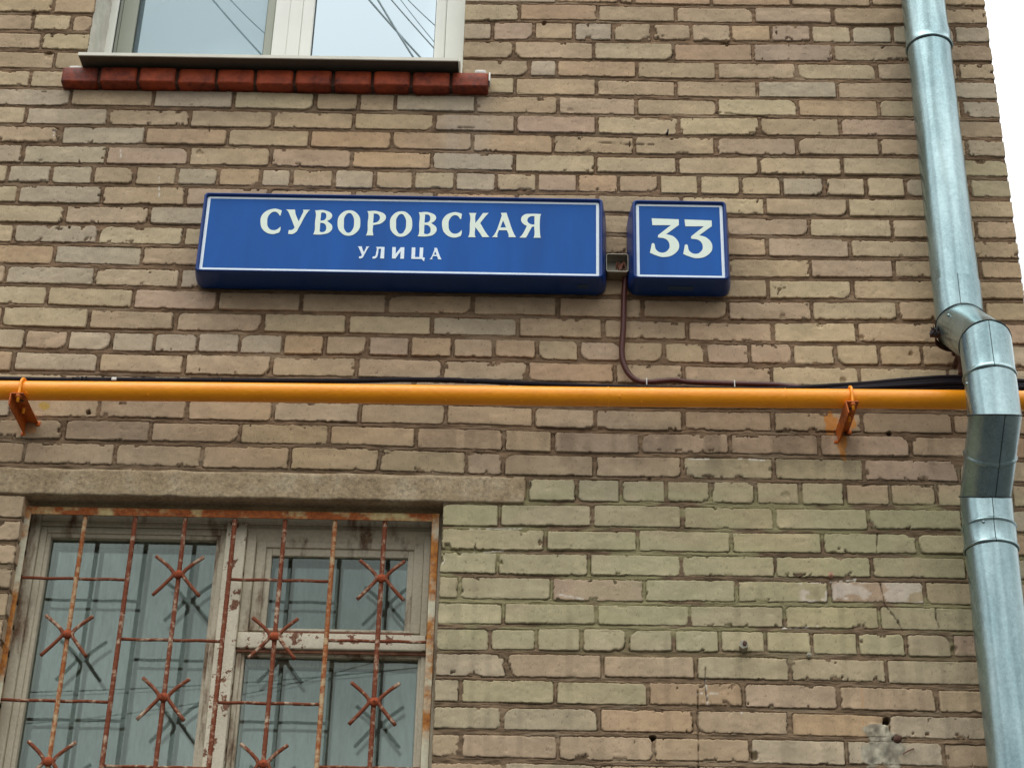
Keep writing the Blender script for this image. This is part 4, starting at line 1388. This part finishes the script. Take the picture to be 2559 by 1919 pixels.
cd = empty('corrugated_conduit', (-.44, -.02, .23), 'brown corrugated conduit dropping from the cable tray and turning right above the pipe', 'cable')
w = MB()
path = smooth_path([(-.437, -.022, .256), (-.439, -.020, .231), (-.442, -.020, .186), (-.445, -.020, .075), (-.450, -.020, -.017), (-.442, -.020, -.065), (-.423, -.020, -.099), (-.396, -.020, -.116), (-.364, -.021, -.1165), (-.294, -.024, -.111), (-.251, -.022, -.1155), (-.14, -.022, -.118), (-.002, -.022, -.1195), (.05, -.022, -.124), (.15, -.016, -.128), (.40, -.012, -.110), (.60, -.012, -.100), (.727, -.018, -.094), (.79, -.02, -.094), (1.0, -.02, -.094)], 40)
cum = [0]
for a, b_ in zip(path[:-1], path[1:]): cum.append(cum[-1] + (b_ - a).length)
npt = int(cum[-1] / .0017)
fine = []
j = 0
for i in range(npt):
    s = cum[-1] * i / npt
    while cum[j + 1] < s: j += 1
    t = (s - cum[j]) / max(1e-9, cum[j + 1] - cum[j])
    fine.append(path[j].lerp(path[j + 1], t))
w.tube(fine, [.0078 + (.0012 if (i // 1) % 3 < 2 else -.0012) for i in range(len(fine))], 12)
w.build('tube', M['conduit'], cd)
w = MB()
for x, z in ((-.378, -.116), (-.118, -.118)):
    w.rings([[(x + d_, -.021 + .0105 * math.cos(a * math.pi / 8), z + .0105 * math.sin(a * math.pi / 8)) for a in range(16)] for d_ in (-.0018, .0018)], cap0=True, cap1=True)
    w.box(x - .0012, x + .0012, -.035, -.030, z - .018, z - .004)
w.build('cable_tie', M['tie'], cd)

# ---------------------------------------------------------------- downpipe
dp = empty('downpipe', (.55, -.12, GROUND), 'galvanised sheet steel downpipe with a jog over the yellow gas pipe', 'downpipe')
PR = .0700


def frame_for(t):
    t = t.normalized()
    u_ = Vector((1, 0, 0))
    u_ = (u_ - t * u_.dot(t)).normalized()
    return u_, t.cross(u_)


def pipe_piece(p0, p1, n0, n1, r0, r1, name='pipe_section', seam=None, bead0=0, bead1=0):
    """cylinder between the planes (p0,n0) and (p1,n1): mitred elbow segments; slightly tapered"""
    p0, p1 = Vector(p0), Vector(p1)
    t = (p1 - p0).normalized()
    u_, v_ = frame_for(t)
    n0 = Vector(n0).normalized() if n0 else t; n1 = Vector(n1).normalized() if n1 else t
    w = MB()
    nseg = 72
    L = (p1 - p0).length
    stations = [(0, 0)]
    if bead0: stations += [(.002, .0030), (.006, .0038), (.010, .0006)]
    nmid = max(2, int(L / .03))
    stations += [(.012 + (L - .024) * i / nmid, 0) for i in range(nmid + 1)]
    if bead1: stations += [(L - .010, .0006), (L - .006, .0038), (L - .002, .003)]
    stations += [(L, 0)]
    rings_ = []
    for s, extra in stations:
        k_ = s / L
        ring = []
        for i in range(nseg):
            a = 2 * math.pi * i / nseg
            rr = r0 + (r1 - r0) * k_ + extra + .0006 * math.sin(a * 3 + s * 5) + .0005 * math.sin(a * 5 - s * 9) + .0004 * math.sin(a * 9 + 2 * math.sin(s * 4)) + .0004 * math.sin(s * 31 + a * 2)
            d = u_ * (math.cos(a) * rr) + v_ * (math.sin(a) * rr)
            # slide along the axis on to the blended end plane
            s0 = -(d.dot(n0)) / (t.dot(n0)); s1 = -(d.dot(n1)) / (t.dot(n1))
            sh = s0 * (1 - k_) + s1 * k_
            ring.append(p0 + t * (s + sh) + d)
        rings_.append(ring)
    w.rings(rings_)
    o = w.build(name, M['zinc'], dp)
    if seam is not None:
        w = MB()
        for a0 in ((seam, seam + R(5.5)) if name == 'pipe_section' else (seam,)):
            rg = []
            for s, extra in stations:
                k_ = s / L
                ring = []
                for da, h_ in ((-.016, -.001), (-.013, .0013), (.013, .0013), (.016, -.001)):
                    rr = r0 + (r1 - r0) * k_ + extra + h_
                    a = a0 + da * .9
                    d = u_ * (math.cos(a) * rr) + v_ * (math.sin(a) * rr)
                    s0 = -(d.dot(n0)) / (t.dot(n0)); s1 = -(d.dot(n1)) / (t.dot(n1))
                    ring.append(p0 + t * (s + s0 * (1 - k_) + s1 * k_) + d)
                rg.append(ring)
            w.rings(rg, closed=False)
        w.build('lock_seam', M['zinc_seam'], o)
    return o


def band(p, t, r, h, thick, name, mat, parent, n_=None):
    t = Vector(t).normalized(); u_, v_ = frame_for(t)
    w = MB()
    rg = []
    for s, e in ((-h, -.001), (-h, thick), (h, thick), (h, -.001)):
        rg.append([Vector(p) + t * s + (u_ * math.cos(a * math.pi / 36) + v_ * math.sin(a * math.pi / 36)) * (r + e) for a in range(72)])
    w.rings(rg, smooth=True)
    return w.build(name, mat, parent)


E0 = Vector((.549, -.105, 3.4)); E1 = Vector((.549, -.105, .045)); E2 = Vector((.551, -.335, -.150))
E3 = Vector((.553, -.335, -.380)); E4 = Vector((.555, -.140, -.533)); E5 = Vector((.552, -.140, GROUND + .3))
dz_ = Vector((0, 0, -1))
d12 = (E2 - E1).normalized(); d34 = (E4 - E3).normalized()
nA = (dz_ + d12).normalized(); nB = (d12 + dz_).normalized(); nC = (dz_ + d34).normalized(); nD = (d34 + dz_).normalized()
TOPJ = Vector((.549, -.105, 1.10)); MIDJ = Vector((.549, -.105, .175))
SA = R(-104)
pipe_piece(E0, TOPJ + Vector((0, 0, .045)), None, None, .0705, .0705)
pipe_piece(TOPJ + Vector((0, 0, .050)), TOPJ - Vector((0, 0, .012)), None, None, .0722, .0722, 'pipe_joint', None, 0, 1)
pipe_piece(TOPJ, MIDJ, None, None, .0695, .0700)
pipe_piece(MIDJ + Vector((0, 0, .010)), E1, None, nA, .0710, .0705, 'elbow_section', R(98), 0, 0)
pipe_piece(E1, E2, nA, nB, .0720, .0712, 'elbow_section', None, 0, 0)
BC = Vector((.552, -.335, -.265))
pipe_piece(E2, BC, nB, None, .0716, .0712, 'elbow_section', R(92), 0, 1)
pipe_piece(BC, E3, None, nC, .0705, .0718, 'elbow_section', None, 0, 0)
DE = (E3 + E4) / 2
pipe_piece(E3, DE, nC, None, .0706, .0706, 'elbow_section', R(82), 0, 1)
pipe_piece(DE, E4, None, nD, .0700, .0704, 'elbow_section', R(82), 0, 0)
LJ = Vector((.554, -.140, -.655))
pipe_piece(E4, LJ + Vector((0, 0, .025)), nD, None, .0708, .0704, 'elbow_section', R(90), 0, 0)
pipe_piece(LJ + Vector((0, 0, .030)), LJ - Vector((0, 0, .045)), None, None, .0722, .0722, 'pipe_joint', R(92), 1, 1)
pipe_piece(LJ - Vector((0, 0, .030)), E5, None, None, .0700, .0700)
# raw dark edges where the mitres are folded
for p, nn, dd, rr in ((E1, nA, d12, .0722), (E2, nB, d12, .0720), (E3, nC, dz_, .0719), (E4, nD, d34, .0708)):
    w = MB()
    u_, v_ = frame_for(dd)
    pts = []
    for i in range(73):
        a = 2 * math.pi * i / 72
        d = u_ * math.cos(a) * rr + v_ * math.sin(a) * rr
        pts.append(p + d - dd * (d.dot(nn) / dd.dot(nn)))
    w.tube(pts, .0022, 6, cap=False)
    w.build('folded_edge', M['zinc_edge'], dp)
w = MB()      # second wire loop over the first elbow piece
u_, v_ = frame_for(d12)
nW = (d12 * .82 + Vector((-.38, .1, -.3))).normalized()
pts = []
for i in range(73):
    a = 2 * math.pi * i / 72
    d = (u_ * math.cos(a) + v_ * math.sin(a)) * .0738
    pts.append(E1 + d12 * .030 + d - d12 * (d.dot(nW) / d12.dot(nW)))
w.tube(pts, .0014, 6, cap=False)
w.build('wire_loop', M['wire'], dp)
w = MB()
for p in ((.49, -.105 - .040, -.62), (.58, -.21, -.30)):
    pass
for (px_, py_, pz_) in ((.5245, -.2055, -.640), (.4835, -.352, -.290), (.491, -.205, .02)):
    w.rings([[(px_ + r_ * math.cos(a * math.pi / 5), py_ - y_, pz_ + r_ * math.sin(a * math.pi / 5)) for a in range(10)] for r_, y_ in ((.0045, -.002), (.0042, .002), (.002, .0042))], cap1=True)
w.build('rivet', M['zinc'], dp)


def clamp(z, lab, r=.0735, low_=False):
    k_ = empty('pipe_clamp', (.549, 0, z), lab, 'pipe clamp', 'clamps holding the downpipe')
    c_ = Vector((.549, -.105, z))
    w = MB()
    rg = []
    for i in range(49):
        a = R(-20 + 220 * i / 48)
        e = r + .001
        q = c_ + Vector((math.cos(a) * e, math.sin(a) * e, 0))
        q2 = c_ + Vector((math.cos(a) * (e + .003), math.sin(a) * (e + .003), 0))
        rg.append([q + Vector((0, 0, .011)), q2 + Vector((0, 0, .011)), q2 - Vector((0, 0, .011)), q - Vector((0, 0, .011))])
    w.rings(rg, smooth=False, cap0=True, cap1=True)
    w.build('band', M['dark_steel'], k_)
    w = MB()
    w.tube([(.549, -.03, z), (.549, .03, z)], .008, 8)
    w.bbox(.455, .487, -.128, -.106, z - .008, z + .008, .002)
    w.bbox(.612, .652, -.128, -.106, z - .008, z + .008, .002)
    w.build('stub', M['dark_steel'], k_)
    w = MB()
    pts = []
    for i in range(60):
        a = R(180 + 180 * i / 59)
        pts.append((.549 + math.cos(a) * (r + .004), -.105 + math.sin(a) * (r + .004), z + .003 + .020 * math.sin(a * 2) * .3))
    w.tube(pts, .0016, 6)
    rr = random.Random(3)
    for q in range(7):
        w.tube(smooth_path([(.466 + rr.uniform(-.016, .016), -.132 + rr.uniform(-.01, .01), z + rr.uniform(-.014, .016)) for _ in range(4)], 5), .0014, 6)
    w.build('binding_wire', M['wire'], k_)
    return k_


clamp(.010, 'rusty band and wire clamp round the downpipe just above its jog')
clamp(1.345, 'rusty band clamp round the downpipe at the top edge of the picture')
# drips and chips on the gas pipe
w = MB()
rd = random.Random(12)
for q in range(9):
    x = rd.uniform(-2.2, .4); z = zp(x); a = R(rd.uniform(185, 260))
    w.tube([(x + .001 * k_, -.14 + math.cos(a + .07 * k_) * .0284, z + math.sin(a + .07 * k_) * .0284) for k_ in range(6)], [.0006, .0016, .0019, .0018, .0014, .0004], 6)
w.build('weld_bead', M['gas'], gp)
st = tag(None or (lambda w: (w.tube(smooth_path([(.548, .01, -.030), (.546, -.05, -.032), (.545, -.085, -.045), (.543, -.092, -.075), (.540, -.088, -.110)], 6), .009, 8), w.build('bent_stub', M['dark_steel']))[1])(MB()),
         'rusty bent steel stub hanging from the wall behind the downpipe jog', 'wall anchor')

# ---------------------------------------------------------------- small things fixed in the wall
def anchor(x, z, lab):
    b = empty('wall_anchor', (x, 0, z), lab, 'wall anchor')
    w = MB()
    w.rings([[(x + .013 * math.cos(a * math.pi / 3 + .3) + y * .12, y, z + .013 * math.sin(a * math.pi / 3 + .3)) for a in range(6)] for y in (.004, -.030, -.034)], smooth=False, cap1=True)
    w.build('nut', M['steel'], b)
    w = MB(); w.tube([(x, -.003, z - .001), (x - .001, -.040, z + .002)], .006, 8); w.build('stud', M['dark_steel'], b)


anchor(-.120, -.942, 'bright hexagonal anchor nut on the greenish bricks')
w = MB()
w.tube(smooth_path([(-.296, .004, .812), (-.296, -.022, .812), (-.298, -.026, .800), (-.304, -.022, .792)], 6), .0028, 8)
tag(w.build('wall_hook', M['wire']), 'short dark bent nail in a cream brick above the number sign', 'hook')
for x, z, lab in ((.133, -.722, 'pinkish screw stub in the joint above the bare patch'), (.058, -.962, 'small grey screw stub under the green header bricks')):
    w = MB()
    w.tube([(x, .006, z), (x - .001, -.016, z + .001)], .0062, 10)
    w.tube([(x - .001, -.016, z + .001), (x - .001, -.019, z + .001)], .0035, 8)
    tag(w.build('screw_stub', M['steel'] if z < -.8 else M['pink']), lab, 'screw')
w = MB()
w.rings([[(.292 + .032 * i / 4, -.004 - .006 * math.sin(i * .8) - .004 * j, -1.232 + .016 * i / 4 - .005 * j) for i in range(5)] for j in range(2)], closed=False)
w.rings([[(.283 + r_ * math.cos(a * .7), -y_, -1.192 + r_ * math.sin(a * .7)) for a in range(9)] for r_, y_ in ((.012, -.002), (.010, .006), (.004, .009))], cap1=True)
tag(w.build('cut_pipe_stub', M['dark_steel']), 'dark cut-off stub in the pale cement daub by the downpipe', 'pipe stub')
w = MB()
w.tube([(-.5, -.0, .5)] * 1 + [(-.5, -.001, .501)], .001, 4) if False else None

# ---------------------------------------------------------------- overhead wires seen mirrored in the panes
def wire(p, q, r, lab, name='overhead_cable'):
    w = MB()
    p, q = Vector(p), Vector(q)
    d = (q - p)
    pts = []
    for i in range(41):
        t = -3 + 7.0 * i / 40
        v = p + d * t
        v.z += .02 * (t - .5) ** 2
        pts.append(v)
    w.tube(pts, r, 8)
    return tag(w.build(name, M['cable_far']), lab, 'cable', 'overhead cables across the street')


wire((-2.022, -6, 6.951), (-1.716, -6, 6.383), .009, 'overhead cable mirrored as the leftmost dark line in the upper right pane')
wire((-1.991, -6.2, 6.952), (-1.545, -6.2, 6.375), .009, 'overhead cable mirrored as the thick middle line in the upper right pane')
wire((-1.980, -5.8, 6.90), (-1.575, -5.8, 6.35), .006, 'overhead cable mirrored just below the thick middle line in the upper pane')
wire((-1.842, -6, 6.955), (-1.558, -6, 6.533), .004, 'thin overhead cable mirrored between the thick line and the corner line')
wire((-1.784, -6, 6.956), (-1.559, -6, 6.698), .0045, 'thin overhead cable mirrored nearest the top right corner of the upper pane')
wire((-3.323, -6, 6.926), (-2.939, -6, 6.444), .008, 'overhead cable mirrored as the long line behind the mosquito net')
wire((-3.181, -6, 6.929), (-2.944, -6, 6.663), .005, 'overhead cable mirrored as the short line behind the mosquito net')
wire((-3.841, -6, 1.086), (-2.772, -6, 1.155), .005, 'overhead cable mirrored as the upper slanting line in the barred window')
wire((-3.845, -6, .882), (-3.249, -6, .955), .004, 'overhead cable mirrored as the lower slanting line in the barred window')

# ---------------------------------------------------------------- ground
w = MB()
w.add([(-900, -900, GROUND - .02), (900, -900, GROUND - .02), (900, 900, GROUND - .02), (-900, 900, GROUND - .02)], [(0, 1, 2, 3)])
tag(w.build('ground', M['grass']), kind='structure')
w = MB()
w.box(-40, 40, -2.6, -.0, GROUND - .019, GROUND + .02)
tag(w.build('pavement', M['asphalt']), kind='structure')
w = MB()
w.add([(-200, -14, GROUND + .0), (200, -14, GROUND + .0), (200, -6.5, GROUND + .0), (-200, -6.5, GROUND + .0)], [(0, 1, 2, 3)])
tag(w.build('road', M['asphalt']), kind='structure')

# ---------------------------------------------------------------- pieces that only share a builder become parts of their own
SPLIT = {'reveal': 'reveal', 'lettering': 'letter', 'anchor_plate': 'anchor_plate', 'room_shell': 'room_wall', 'mortar_lump': 'mortar_lump', 'nut': 'nut',
         'rivet': 'rivet', 'gasket': 'gasket', 'clip': 'clip', 'cable_tie': 'cable_tie', 'terminal': 'terminal', 'weld_bead': 'weld_bead', 'star_arms': 'star_arm',
         'torn_tape': 'torn_tape', 'stub': 'stub', 'bead': 'bead', 'net_frame': 'net_frame'}
for o in list(C.objects):
    base = o.name.split('.')[0]
    if o.type != 'MESH' or base not in SPLIT or len(o.data.vertices) > 60000:
        continue
    me = o.data
    nv = len(me.vertices)
    par_ = list(range(nv))

    def find(a):
        while par_[a] != a:
            par_[a] = par_[par_[a]]
            a = par_[a]
        return a
    for e in me.edges:
        a, b_ = find(e.vertices[0]), find(e.vertices[1])
        if a != b_: par_[a] = b_
    groups = {}
    for p in me.polygons:
        groups.setdefault(find(p.vertices[0]), []).append(p)
    if len(groups) < 2:
        o.name = SPLIT[base]
        continue
    for gk, polys in groups.items():
        idx = {}
        vs_, fs_ = [], []
        for p in polys:
            f_ = []
            for v in p.vertices:
                if v not in idx:
                    idx[v] = len(vs_); vs_.append(tuple(me.vertices[v].co))
                f_.append(idx[v])
            fs_.append(f_)
        m2 = bpy.data.meshes.new(SPLIT[base])
        m2.from_pydata(vs_, [], fs_)
        m2.polygons.foreach_set('use_smooth', [p.use_smooth for p in polys])
        m2.polygons.foreach_set('material_index', [p.material_index for p in polys])
        for mt in me.materials: m2.materials.append(mt)
        m2.update()
        n = o.copy(); n.data = m2
        C.objects.link(n)
        n.name = SPLIT[base]
    bpy.data.objects.remove(o)
